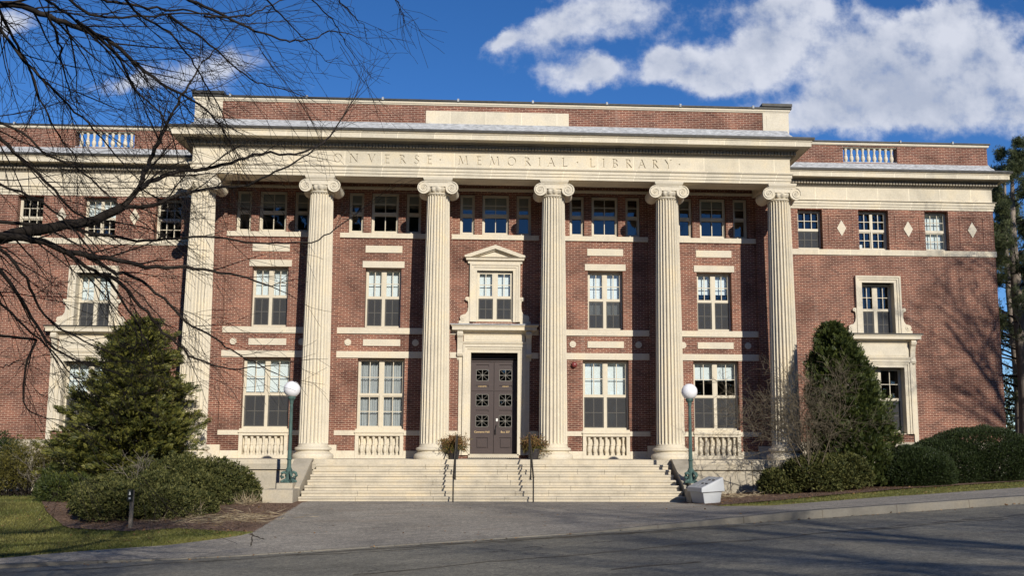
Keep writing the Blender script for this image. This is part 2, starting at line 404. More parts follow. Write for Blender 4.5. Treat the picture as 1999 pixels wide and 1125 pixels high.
# ------------------------------------------------------------------ the library building
bld = thing('library_building', 'red brick library with six tall fluted stone columns and a carved name along its front', 'building', (0, 0, 0))
YW, YG = 1.4, 2.8
BAYS = [-7.2, -3.6, 0, 3.6, 7.2]

def wall(mb, x0, x1, z0, z1, Y, holes, depth):
    xs = sorted({x0, x1, *[h[0] for h in holes], *[h[1] for h in holes]}); zs = sorted({z0, z1, *[h[2] for h in holes], *[h[3] for h in holes]})
    for i in range(len(xs)-1):
        run = None
        for j in range(len(zs)-1):
            xm, zm = (xs[i]+xs[i+1])/2, (zs[j]+zs[j+1])/2
            solid = not any(h[0] < xm < h[1] and h[2] < zm < h[3] for h in holes)
            if solid: run = [zs[j], zs[j+1]] if run is None else [run[0], zs[j+1]]
            if run and (not solid or j == len(zs)-2):
                mb.quad((xs[i], Y, run[0]), (xs[i+1], Y, run[0]), (xs[i+1], Y, run[1]), (xs[i], Y, run[1])); run = None
    for a, b, c, d in holes:
        mb.quad((a, Y, c), (a, Y, d), (a, Y+depth, d), (a, Y+depth, c)); mb.quad((b, Y, d), (b, Y, c), (b, Y+depth, c), (b, Y+depth, d))
        mb.quad((a, Y, d), (b, Y, d), (b, Y+depth, d), (a, Y+depth, d)); mb.quad((b, Y, c), (a, Y, c), (a, Y+depth, c), (b, Y+depth, c))

# portico wall
holes = []
for c in BAYS:
    for dx, w in ((-.925, .24), (0, .44), (.925, .24)): holes.append((c+dx-w, c+dx+w, 7.19, 8.56))
    if c:
        holes += [(c-.745, c+.745, .85, 3.12), (c-.575, c+.575, 4.10, 6.05), (c-.655, c+.655, .06, .65)]
    else: holes += [(-.755, .755, .06, 3.32), (-.59, .59, 4.33, 6.0)]
m = MB(); wall(m, -9.0, 9.0, -.05, 9.0, YW, holes, .36)
for sx in (-9.0, 9.0): m.quad((sx, YW, -1.2), (sx, YG+.1, -1.2), (sx, YG+.1, 9), (sx, YW, 9))
for i in range(6):                                               # flat piers behind the columns
    x = (i-2.5)*3.6; m.box(x-.38, x+.38, YW-.075, YW+.02, .37, 8.64)
# small piers of the top storey stand a touch proud
m.build('portico_wall', BRICK, bld)
# wing walls
W3 = [(10.975, .435), (13.24, .535), (15.51, .425)]
for s in (False, True):
    m = MB(s); hw = [(c-w, c+w, 7.19, 8.61) for c, w in W3]+[(12.70, 13.84, 4.06, 6.02), (12.47, 14.07, .80, 3.07)]
    wall(m, 8.95, 17.57, -1.3, 8.66, YG, hw, .36)
    m.quad((17.57, YG, -1.3), (17.57, 15, -1.3), (17.57, 15, 8.66), (17.57, YG, 8.66))
    for c in (12.085, 14.47, 16.78):                             # raised header frames round the diamonds
        a = .46
        m.box(c-a, c+a, YG-.018, YG, 8.38, 8.45); m.box(c-a, c+a, YG-.018, YG, 7.43, 7.50)
        m.box(c-a, c-a+.07, YG-.018, YG, 7.502, 8.378); m.box(c+a-.07, c+a, YG-.018, YG, 7.502, 8.378)
    m.build('wing_wall', BRICK, bld)
    m = MB(s)                                                     # parapet with the baluster opening
    y0, y1 = YG+.02, YG+.36
    m.box(9.2, 12.26, y0, y1, 10.2, 10.97); m.box(14.22, 17.5, y0, y1, 10.2, 10.97)
    m.box(12.26, 14.22, y0, y1, 10.2, 10.34); m.box(12.26, 14.22, y0+.003, y1-.003, 10.925, 10.968)
    m.build('parapet', BRICK, bld)
# dark rooms and the rest of the shell
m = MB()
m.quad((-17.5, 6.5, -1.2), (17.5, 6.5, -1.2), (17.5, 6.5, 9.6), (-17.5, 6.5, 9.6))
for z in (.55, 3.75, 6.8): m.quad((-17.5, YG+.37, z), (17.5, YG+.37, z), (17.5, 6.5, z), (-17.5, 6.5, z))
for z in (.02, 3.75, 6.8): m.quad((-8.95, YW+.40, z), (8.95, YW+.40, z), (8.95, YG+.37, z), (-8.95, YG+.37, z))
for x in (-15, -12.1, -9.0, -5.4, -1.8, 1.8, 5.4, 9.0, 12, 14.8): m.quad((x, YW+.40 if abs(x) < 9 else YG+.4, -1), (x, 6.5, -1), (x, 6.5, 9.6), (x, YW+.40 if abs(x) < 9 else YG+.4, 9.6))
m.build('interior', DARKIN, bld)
m = MB(); m.quad((-17.5, YG+.1, 10.19), (17.5, YG+.1, 10.19), (17.5, 15, 10.19), (-17.5, 15, 10.19)); m.quad((-9.2, -.3, 10.17), (9.2, -.3, 10.17), (9.2, YG+.2, 10.17), (-9.2, YG+.2, 10.17))
m.quad((-17.57, 15, -1.3), (17.57, 15, -1.3), (17.57, 15, 10.2), (-17.57, 15, 10.2)); m.build('roof_deck', GUTTER, bld)

# string courses, lintels, sills and panels
STEMD = BARK
def trim(name, boxes, mat=STONE, mirror=False):
    m = MB(mirror)
    for b in boxes: m.box(*b)
    return m.build(name, mat, bld)
for c in BAYS:
    p = .028
    trim('sill_band', [(c-1.42, c+1.42, YW-p-.02, YW+.01, 7.03, 7.19)])
    if c == 0:
        [trim('string_course', [b]) for b in ((-1.42, -1.16, YW-p, YW+.01, 3.90, 4.08), (1.16, 1.42, YW-p, YW+.01, 3.90, 4.08))]
        [trim('string_course', [b]) for b in ((-1.42, -1.10, YW-p, YW+.01, 3.14, 3.33), (1.10, 1.42, YW-p, YW+.01, 3.14, 3.33))]
        [trim('string_course', [b]) for b in ((-1.42, -1.14, YW-p, YW+.01, .67, .82), (1.14, 1.42, YW-p, YW+.01, .67, .82))]
        [trim('stone_plinth', [b]) for b in ((-1.42, -1.14, YW-.05, YW+.01, -.05, .19), (1.14, 1.42, YW-.05, YW+.01, -.05, .19))]
        continue
    trim('stone_panel', [(c-.59, c+.59, YW-p, YW+.01, 6.55, 6.78)])
    trim('lintel', [(c-.67, c+.67, YW-p, YW+.01, 6.055, 6.265)])
    trim('sill_band', [(c-1.42, c+1.42, YW-p-.02, YW+.01, 3.90, 4.09)])
    trim('stone_panel', [(c-.59, c+.59, YW-p, YW+.01, 3.51, 3.72)])
    trim('lintel', [(c-1.42, c+1.42, YW-p, YW+.01, 3.125, 3.335)])
    [trim('string_course', [b]) for b in ((c-1.42, c-.76, YW-p, YW+.01, .67, .82), (c+.76, c+1.42, YW-p, YW+.01, .67, .82))]
    [trim('stone_plinth', [b]) for b in ((c-1.42, c-.76, YW-.05, YW+.01, -.05, .19), (c+.76, c+1.42, YW-.05, YW+.01, -.05, .19))]
    for dx in (-1.07, 1.07):
        m = MB(); m.lathe_y([(.105, YW-.03), (.105, YW+.01)], c+dx, 3.62, 28); m.lathe_y([(.06, YW-.036), (.06, YW-.02)], c+dx, 3.62, 20); m.build('rosette', STONE, bld)
for i in range(6):
    x = (i-2.5)*3.6; trim('pier_base', [(x-.48, x+.48, YW-.10, YW+.01, -.05, .37)])
trim('portico_cornice_strip', [(-8.9, 8.9, YW-.09, YW+.01, 8.645, 8.72)])
for s in (False, True):
    trim('sill_band', [(8.98, 17.60, YG-.035, YG+.01, 6.99, 7.185)], STONE_J, s)
    trim('stone_plinth', [(8.98, 17.61, YG-.06, YG+.01, -1.3, .52)], STONE_W, s)
    for c in (12.085, 14.47, 16.78):
        m = MB(s); m.extrude_y([(c-.165, 7.95), (c, 7.665), (c+.165, 7.95), (c, 8.235)], YG-.02, YG+.01); m.build('stone_diamond', STONE, bld)

# ------------------------------------------------------------------ entablatures
def arch_profile(z0, zt):      # architrave
    return [(0, z0), (0, z0+.085), (.022, z0+.087), (.022, z0+.175), (.044, z0+.177), (.044, z0+.262), (.06, z0+.275), (.085, z0+.30), (.09, zt), (-.02, zt+.004)]
PC = [(-9.28, 3.3), (-9.28, -.37), (9.28, -.37), (9.28, 3.3)]
m = MB(); m.path_sweep(PC, arch_profile(8.58, 8.915))
m.quad((-9.28, -.37, 8.58), (9.28, -.37, 8.58), (9.28, .38, 8.58), (-9.28, .38, 8.58)); m.quad((-8.54, .38, 8.58), (8.54, .38, 8.58), (8.54, .38, 9.0), (-8.54, .38, 9.0))
for a, b in ((-9.28, -8.54), (8.54, 9.28)):
    m.quad((a, .38, 8.58), (b, .38, 8.58), (b, YW, 8.58), (a, YW, 8.58)); q = b if a < 0 else a; m.quad((q, .38, 8.58), (q, YW, 8.58), (q, YW, 9), (q, .38, 9))
m.quad((-8.54, .38, 8.98), (8.54, .38, 8.98), (8.54, YW, 8.98), (-8.54, YW, 8.98))
m.build('architrave', STONE_J, bld)

def bed_prof(z, e): return [(-.03, z-.01), (.015, z-.008), (.03, z+.015), (.065, z+.045), (.07, z+.07), (.10, z+.072), (.10, z+.20), (.18, z+.205), (.20, z+.235), (.235, z+.26)]
def corona_prof(z, e): return [(.235, z+.26), (e-.03, z+.268), (e-.03, z+.255), (e, z+.255), (e, z+.40), (e+.02, z+.41), (e+.03, z+.435), (e+.07, z+.455)]
def gutter_prof(z, e): return [(e+.05, z+.45), (e+.085, z+.462), (e+.09, z+.53), (e+.05, z+.545)]
def lead_prof(z, e, inn): return [(e+.05, z+.545), (e-.10, z+.60), (.12, z+.66), (.08, z+.74), (.02, z+.80), (-.05, z+.95), (inn, z+.97)]
m = MB(); m.path_sweep(PC, corona_prof(9.39, .53)); m.build('cornice', STONE_J, bld)
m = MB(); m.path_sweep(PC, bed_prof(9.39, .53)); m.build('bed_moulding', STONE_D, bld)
m = MB(); m.path_sweep(PC, gutter_prof(9.39, .53)); m.build('gutter', GUTTER, bld)
m = MB(); m.path_sweep(PC, lead_prof(9.39, .53, -.2)); m.build('lead_flashing', LEAD, bld)
def dentils(mb, xa, xb, yf, z, skip=0):
    n = int((xb-xa)/.102); st = (xb-xa)/n
    for i in range(n): mb.box(xa+i*st+.016, xa+i*st+st-.016, yf-.172, yf-.095, z+.082, z+.19)
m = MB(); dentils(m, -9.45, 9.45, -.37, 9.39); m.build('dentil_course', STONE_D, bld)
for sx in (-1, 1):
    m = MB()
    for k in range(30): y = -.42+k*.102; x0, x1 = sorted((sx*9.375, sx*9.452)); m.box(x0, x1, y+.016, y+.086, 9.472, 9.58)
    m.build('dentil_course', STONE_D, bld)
for s in (False, True):
    PG = [(9.2, YG), (17.57, YG), (17.57, 14.5)]
    m = MB(s); m.path_sweep(PG, [(.02, 8.64)]+[(.02+a, b) for a, b in arch_profile(8.64, 8.925)[1:]]+[(0, 8.93), (0, 9.44)]); m.quad((9.2, YG-.02, 8.64), (17.59, YG-.02, 8.64), (17.59, YG+.02, 8.64), (9.2, YG+.02, 8.64)); m.build('wing_frieze', STONE_J, bld)
    m = MB(s); m.path_sweep(PG, corona_prof(9.43, .44)); m.build('wing_cornice', STONE_J, bld)
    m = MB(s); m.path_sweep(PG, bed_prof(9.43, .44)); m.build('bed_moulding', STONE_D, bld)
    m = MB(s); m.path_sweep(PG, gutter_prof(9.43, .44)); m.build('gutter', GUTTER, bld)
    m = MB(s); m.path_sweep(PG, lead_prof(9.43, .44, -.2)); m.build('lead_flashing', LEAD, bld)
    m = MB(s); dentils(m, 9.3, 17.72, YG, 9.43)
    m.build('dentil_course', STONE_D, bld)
    PP = [(9.2, YG+.36), (9.2, YG), (17.52, YG), (17.52, YG+.36)]
    m = MB(s); m.path_sweep(PP, [(-.03, 10.965), (.02, 10.97), (.035, 11.0), (.035, 11.055), (-.1, 11.06)]); m.quad((9.2, YG+.03, 10.966), (17.5, YG+.03, 10.966), (17.5, YG+.37, 10.966), (9.2, YG+.37, 10.966)); m.build('coping', STONE, bld)
    m = MB(s); m.path_sweep(PP, [(.03, 11.058), (.075, 11.06), (.075, 11.105), (-.02, 11.135), (-.17, 11.15)]); m.build('coping_cap', GUTTER, bld)
    m = MB(s)
    for x in (11.1, 14.3, 16.2): m.box(x, x+.05, YG-.085, YG+.2, 11.06, 11.15)
    m.build('coping_clips', LEAD, bld)

# frieze with the incised inscription
def letter_strokes(ch):
    T, t, sf = .125, .062, .045
    P = []
    def seg(p, q, w, ext=0):
        d = Vector((q[0]-p[0], q[1]-p[1])); d.normalize(); n = Vector((-d.y, d.x))*w/2; p = Vector(p)-d*ext; q = Vector(q)+d*ext
        P.append([tuple(p-n), tuple(q-n), tuple(q+n), tuple(p+n)])
    def serif(x, z, w=.24): P.append([(x-w/2, z-sf/2+(sf/2 if z < .5 else -sf/2)), (x+w/2, z-sf/2+(sf/2 if z < .5 else -sf/2)), (x+w/2, z+sf/2+(sf/2 if z < .5 else -sf/2)), (x-w/2, z+sf/2+(sf/2 if z < .5 else -sf/2))])
    def arc(cx, cz, rx, rz, a0, a1, thick=T, thin=t, n=14, ph=0):
        a0, a1 = R(a0), R(a1); o = []; i_ = []
        for k in range(n+1):
            a = a0+(a1-a0)*k/n; w = thin+(thick-thin)*abs(math.cos(a+ph))**1.5
            o.append((cx+rx*math.cos(a), cz+rz*math.sin(a))); i_.append((cx+(rx-w)*math.cos(a), cz+(rz-w*.8)*math.sin(a)))
        P.append(o+i_[::-1])
    def stem(x, w=T, s0=True, s1=True):
        seg((x, 0), (x, 1), w)
        if s0: serif(x, 0)
        if s1: serif(x, 1)
    if ch == 'C': arc(.47, .5, .47, .5, 48, 312)
    if ch == 'O': arc(.5, .5, .5, .5, 0, 180); arc(.5, .5, .5, .5, 180, 360)
    if ch == 'N': stem(.08, t); stem(.78, t, False); seg((.06, .98), (.80, .02), T)
    if ch == 'V': seg((.08, 1), (.42, .02), T); seg((.76, 1), (.43, .02), t); serif(.08, 1); serif(.76, 1, .2)
    if ch == 'E': stem(.1); seg((.1, .965), (.52, .965), t+.01); seg((.1, .53), (.46, .53), t); seg((.1, .035), (.54, .035), t+.01)
    if ch == 'L': stem(.1); seg((.1, .035), (.55, .035), t+.01); seg((.55, 0), (.57, .14), t)
    if ch == 'I': stem(.1)
    if ch in 'RB':
        stem(.1); arc(.22, .75, .32, .25, -90, 90); seg((.1, .965), (.24, .965), t); seg((.1, .52), (.24, .52), t)
        if ch == 'R': seg((.26, .52), (.66, .0), T)
        else: arc(.22, .265, .38, .265, -90, 90); seg((.1, .035), (.24, .035), t)
    if ch == 'S': arc(.3, .74, .25, .26, 20, 200, .10, .05); arc(.27, .25, .28, .25, -160, 35, .10, .05); seg((.09, .68), (.50, .34), T)
    if ch == 'M': seg((.16, 1), (.06, 0), t); serif(.06, 0, .2); seg((.16, .99), (.5, .03), T); seg((.52, .03), (.86, .99), t); seg((.86, 1), (.96, 0), T); serif(.96, 0); serif(.16, 1, .16); serif(.86, 1, .16)
    if ch == 'A': seg((.42, 1), (.06, 0), t); seg((.40, 1), (.78, 0), T); seg((.2, .36), (.64, .36), t); serif(.06, 0, .2); serif(.78, 0)
    if ch == 'Y': seg((.05, 1), (.38, .48), T); seg((.72, 1), (.38, .48), t); seg((.38, 0), (.38, .52), T); serif(.38, 0); serif(.05, 1, .2); serif(.72, 1, .2)
    if ch == '.': P.append([(.0, .5), (.2, .40), (.2, .60)])
    return P
INS = [('C', 624.8), ('O', 659.3), ('N', 690), ('V', 724), ('E', 754), ('R', 784), ('S', 811), ('E', 836), ('.', 856), ('M', 901), ('E', 932), ('M', 962), ('O', 995.4), ('R', 1027), ('I', 1050), ('A', 1073), ('L', 1099.5), ('.', 1124), ('L', 1154), ('I', 1176), ('B', 1199), ('R', 1226), ('A', 1252), ('R', 1279), ('Y', 1304), ('.', 1326)]
fr = MB(); fr.box(-9.28, 9.28, -.37, 3.3, 8.92, 9.385); fo = fr.build('frieze', STONE_J, bld)
lt = MB(); H_ = .275
for ch, px in INS:
    px_c = px; xc = -5.198+(px_c-640)*(5.53+5.198)/(1313-640)
    S_ = letter_strokes(ch); xs = [p[0] for q in S_ for p in q]; w = (min(xs)+max(xs))/2
    for k, q in enumerate(S_):
        poly = [(xc+(a-w)*H_, 9.015+b*H_) for a, b in q]
        ar = sum(poly[i][0]*poly[(i+1) % len(poly)][1]-poly[(i+1) % len(poly)][0]*poly[i][1] for i in range(len(poly)))
        if ar < 0: poly = poly[::-1]
        dy = .0007*k
        lt.extrude_y(poly, -.40-dy, -.335+dy*.5)
lo = lt.build('carving_cutter', STONE, None)
md = fo.modifiers.new('carve', 'BOOLEAN'); md.operation = 'DIFFERENCE'; md.solver = 'EXACT'; md.use_self = True; md.object = lo
dg = bpy.context.evaluated_depsgraph_get(); ev = fo.evaluated_get(dg); newme = bpy.data.meshes.new_from_object(ev)
fo.modifiers.clear()
if len(newme.vertices) > 400: fo.data = newme
fo.data.name = 'frieze'
bpy.data.objects.remove(lo, do_unlink=True)

# attic over the portico
m = MB(); m.box(-8.5, 8.5, -.19, .4, 10.15, 10.97); m.quad((9.3, -.1, 10.15), (9.3, YG, 10.15), (9.3, YG, 10.97), (9.3, -.1, 10.97)); m.quad((-9.3, -.1, 10.15), (-9.3, YG, 10.15), (-9.3, YG, 10.97), (-9.3, -.1, 10.97)); m.build('attic_wall', BRICK, bld)
for s in (False, True):
    m = MB(s); m.box(8.5, 9.34, -.215, .6, 10.12, 10.965); m.build('corner_block', STONE, bld)
    m = MB(s); m.box(8.62, 9.22, -.221, -.2, 10.42, 10.86); m.build('sunk_panel', STONE, bld)
    m = MB(s); m.box(8.46, 9.44, -.31, .6, 11.16, 11.25); m.build('corner_cap', GUTTER, bld)
trim('attic_panel', [(-2.225, 2.27, -.215, -.15, 10.34, 10.79)], STONE_J)
PA = [(-9.34, 2.0), (-9.34, -.2), (9.34, -.2), (9.34, 2.0)]
m = MB(); m.path_sweep(PA, [(-.03, 10.965), (.02, 10.967), (.03, 11.0), (.05, 11.01), (.05, 11.075), (-.1, 11.085)]); m.build('coping', STONE, bld)
m = MB(); m.path_sweep(PA, [(.03, 11.078), (.09, 11.08), (.09, 11.13), (.0, 11.15), (-.4, 11.165)]); m.build('coping_cap', GUTTER, bld)
m = MB()
for k in range(8): m.box(-8.3+k*2.35, -8.24+k*2.35, -.30, .0, 11.08, 11.172)
m.build('coping_clips', LEAD, bld)

# ------------------------------------------------------------------ columns
def make_column():
    m = MB(); NF = 24; ns = NF*9; zs = [.36, .40, .44]+[.44+(8.02-.44)*k/14 for k in range(1, 15)]+[8.05, 8.08]
    def rad(z): t = (z-.36)/7.72; return .435-.085*t**1.35
    vs = []; fs = []
    for k, z in enumerate(zs):
        dep = .068 if .43 < z < 8.03 else 0
        for i in range(ns):
            a = 2*math.pi*i/ns; ph = (i % 9)/9*2-1+1/9
            f = max(0., 1-(abs(ph)/.82)**2)**.5 if abs(ph) < .82 else 0
            r = rad(z)-dep*f; vs.append((r*math.cos(a), r*math.sin(a), z))
    for k in range(len(zs)-1):
        for i in range(ns): j = (i+1) % ns; fs.append((k*ns+i, k*ns+j, (k+1)*ns+j, (k+1)*ns+i))
    m.add(vs, fs); shaft = m.build('column', STONE, bld)
    me = shaft.data; me.polygons.foreach_set('use_smooth', [True]*len(me.polygons)); me.set_sharp_from_angle(angle=R(30))
    b = MB(); b.lathe([(.585, -.06), (.60, -.02), (.605, .02), (.60, .06), (.575, .10), (.53, .11), (.53, .125), (.485, .15), (.475, .185), (.50, .205), (.535, .215), (.545, .245), (.535, .275), (.50, .295), (.46, .30), (.46, .325), (.44, .34), (.435, .37)], n=56)
    b.build('base', STONE, shaft, smooth=True)
    c = MB()
    c.lathe([(.352, 8.06), (.375, 8.075), (.375, 8.10), (.352, 8.115), (.355, 8.13)], n=40)
    c.lathe([(.36, 8.12), (.39, 8.15), (.43, 8.20), (.44, 8.25), (.40, 8.30)], n=96, rfun=lambda r, z, a: r*(1+.055*math.cos(16*a)*(1 if 8.13 < z < 8.27 else 0)))
    for sx in (-1, 1):
        x0 = sx*.43
        c.lathe_y([(.175, -.415), (.197, -.42), (.2, -.40), (.185, -.34), (.16, -.2), (.145, 0), (.16, .2), (.185, .34), (.2, .40), (.197, .42), (.175, .415)], x0, 8.255, 40)
        for yy in (-.425, .425):
            pts = []; rr = []
            for k in range(70):
                a = k/69*2*math.pi*2.4; r = .186*math.exp(-.118*a); ang = math.pi/2-sx*a if yy < 0 else math.pi/2-sx*a
                pts.append((x0-0+r*math.cos(ang), yy, 8.255+r*math.sin(ang))); rr.append(.017*math.exp(-.07*a))
            c.tube(pts, rr, 6)
            c.lathe_y([(.0, yy-.012), (.02, yy-.01), (.03, yy), (.02, yy+.01), (.0, yy+.012)], x0, 8.255, 12)
    for yy in (-1, 1):
        y0, y1 = sorted((yy*.405, yy*.30)); c.box(-.43, .43, y0, y1, 8.30, 8.452)
        y0, y1 = sorted((yy*.425, yy*.30)); c.box(-.43, .43, y0, y1, 8.425, 8.454); c.box(-.26, .26, y0, y1, 8.285, 8.31)
    c.box(-.36, .36, -.32, .32, 8.25, 8.47)
    c.path_sweep([(-.40, .40), (-.40, -.40), (.40, -.40), (.40, .40), (-.40, .40)], [(-.02, 8.45), (.0, 8.455), (.02, 8.475), (.045, 8.52), (.05, 8.55), (.05, 8.58)])
    c.build('capital', STONE, shaft, smooth=True)
    return shaft
col0 = make_column()
for i in range(6):
    c = col0 if i == 0 else copy_tree(col0, bld)
    c.location = ((i-2.5)*3.6, 0, 0)

# ------------------------------------------------------------------ windows
def window(cx, z0, z1, w, Y, cols=2, mw=.06, mull=True, split=None, rows=(2, 2), blind=0., screen=True, mat=PAINT, curtain=False, blindmat=BLIND, mirror=False, card=False, lower=0.):
    sp = split or (z0+z1)/2; m = MB(mirror); fw = .05
    xa, xb = cx-w/2, cx+w/2
    m.box(xa, xa+fw, Y-.06, Y+.07, z0, z1); m.box(xb-fw, xb, Y-.06, Y+.07, z0, z1)
    m.box(xa+fw, xb-fw, Y-.058, Y+.07, z1-fw, z1); m.box(xa+fw, xb-fw, Y-.075, Y+.07, z0, z0+.07)
    lights = [(xa+fw, xb-fw)]
    if mull:
        m.box(cx-mw, cx+mw, Y-.055, Y+.07, z0+.07, z1-fw); lights = [(xa+fw, cx-mw), (cx+mw, xb-fw)]
    for a, b in lights:
        sf = .032
        m.box(a, b, Y-.048, Y+.03, sp-.028, sp+.028)                       # meeting rail
        for (p, q, yo, nr) in ((z0+.07, sp-.028, -.008, rows[1]), (sp+.028, z1-fw, -.038, rows[0])):
            m.box(a, a+sf, Y+yo-.012, Y+yo+.03, p, q); m.box(b-sf, b, Y+yo-.012, Y+yo+.03, p, q)
            m.box(a+sf, b-sf, Y+yo-.010, Y+yo+.03, q-sf, q); m.box(a+sf, b-sf, Y+yo-.010, Y+yo+.03, p, p+sf)
            for k in range(1, cols): x = a+(b-a)*k/cols; m.box(x-.012, x+.012, Y+yo-.006, Y+yo+.022, p+sf, q-sf)
            for k in range(1, nr): z = p+(q-p)*k/nr; m.box(a+sf, b-sf, Y+yo-.004, Y+yo+.020, z-.011, z+.011)
    fr_ = m.build('window', mat, bld)
    g = MB(mirror); g.quad((xa+fw, Y+.045, z0), (xb-fw, Y+.045, z0), (xb-fw, Y+.045, z1), (xa+fw, Y+.045, z1)); g.build('pane', GLASS, fr_)
    if screen:
        for a, b in lights:
            g = MB(mirror); g.quad((a, Y-.034, z0+.07), (b, Y-.034, z0+.07), (b, Y-.034, sp-.02), (a, Y-.034, sp-.02)); g.build('insect_screen', SCREEN, fr_)
    if blind:
        for a, b in lights:
            zb = z1-(z1-sp)*blind; g = MB(mirror); g.box(a-.015, b+.015, Y+.115, Y+.12, zb, z1); g.box(a-.015, b+.015, Y+.108, Y+.125, zb-.025, zb); g.build('blind', blindmat, fr_)
    if lower:
        g = MB(mirror); g.box(xa, xb, Y+.125, Y+.13, sp-(sp-z0)*lower, sp+.1); g.build('blind', blindmat, fr_)
    if curtain:
        for a, b in lights:
            V = []; n = 40; g = MB(mirror)
            for k in range(n+1): V.append((a-.02+(b-a+.04)*k/n, Y+.14+.025*math.sin(k*1.9)+.012*math.sin(k*.7)))
            for k in range(n): g.quad((V[k][0], V[k][1], z0+.02), (V[k+1][0], V[k+1][1], z0+.02), (V[k+1][0], V[k+1][1], z1-.02), (V[k][0], V[k][1], z1-.02))
            g.build('curtain', CURTAIN, fr_)
    if card:
        g = MB(mirror); g.box(xa+fw+.04, xa+fw+.17, Y+.055, Y+.06, z0+.09, z0+.24); g.build('card', WHITEP, fr_)
    return fr_
B1 = {-7.2: .90, -3.6: 0, 3.6: .97, 7.2: .50}; B2 = {-7.2: 1.0, -3.6: .96, 3.6: 1.0, 7.2: .70}
for c in BAYS:
    if c:
        window(c, .87, 3.115, 1.48, YW+.26, mw=.05, split=1.95, blind=B1[c], curtain=(c == -3.6), screen=(c != -3.6))
        window(c, 4.105, 6.045, 1.14, YW+.26, mw=.05, split=5.09, blind=B2[c], lower=.45 if c == 3.6 else 0)
    bl = {-7.2: (.7, BLINDG), -3.6: (.5, BLINDG), 0: (.66, BLINDG), 3.6: (0, BLIND), 7.2: (.35, BLINDG)}[c]
    window(c, 7.20, 8.555, .87, YW+.18, split=7.86, rows=(2, 1), mull=False, blind=bl[0], blindmat=bl[1], screen=False)
    for dx in (-.925, .925): window(c+dx, 7.20, 8.555, .47, YW+.18, cols=1, split=7.86, rows=(2, 1), mull=False, blind=bl[0], blindmat=bl[1], screen=False)
window(0, 4.345, 5.99, 1.16, YW+.12, split=5.12, blind=1.0)
for s in (False, True):
    window(10.975, 7.20, 8.60, .86, YG+.27, cols=3, mull=False, split=7.90, mirror=s, screen=not s)
    window(13.24, 7.20, 8.60, 1.06, YG+.27, mw=.02, mull=True, split=7.90, mirror=s, screen=False, blind=1.0 if s else 0, card=not s)
    window(15.51, 7.20, 8.60, .84, YG+.27, cols=3, mull=False, split=7.90, mirror=s, screen=False, blind=0 if s else 1.0, lower=0 if s else .98)
    window(13.27, 4.07, 6.01, 1.12, YG+.30, split=5.08, mirror=s, blind=1.0 if s else 0)
    window(13.27, .85, 3.065, 1.58, YG+.31, split=1.97, mirror=s, blind=1.0 if s else 0, screen=True, blindmat=BLIND)

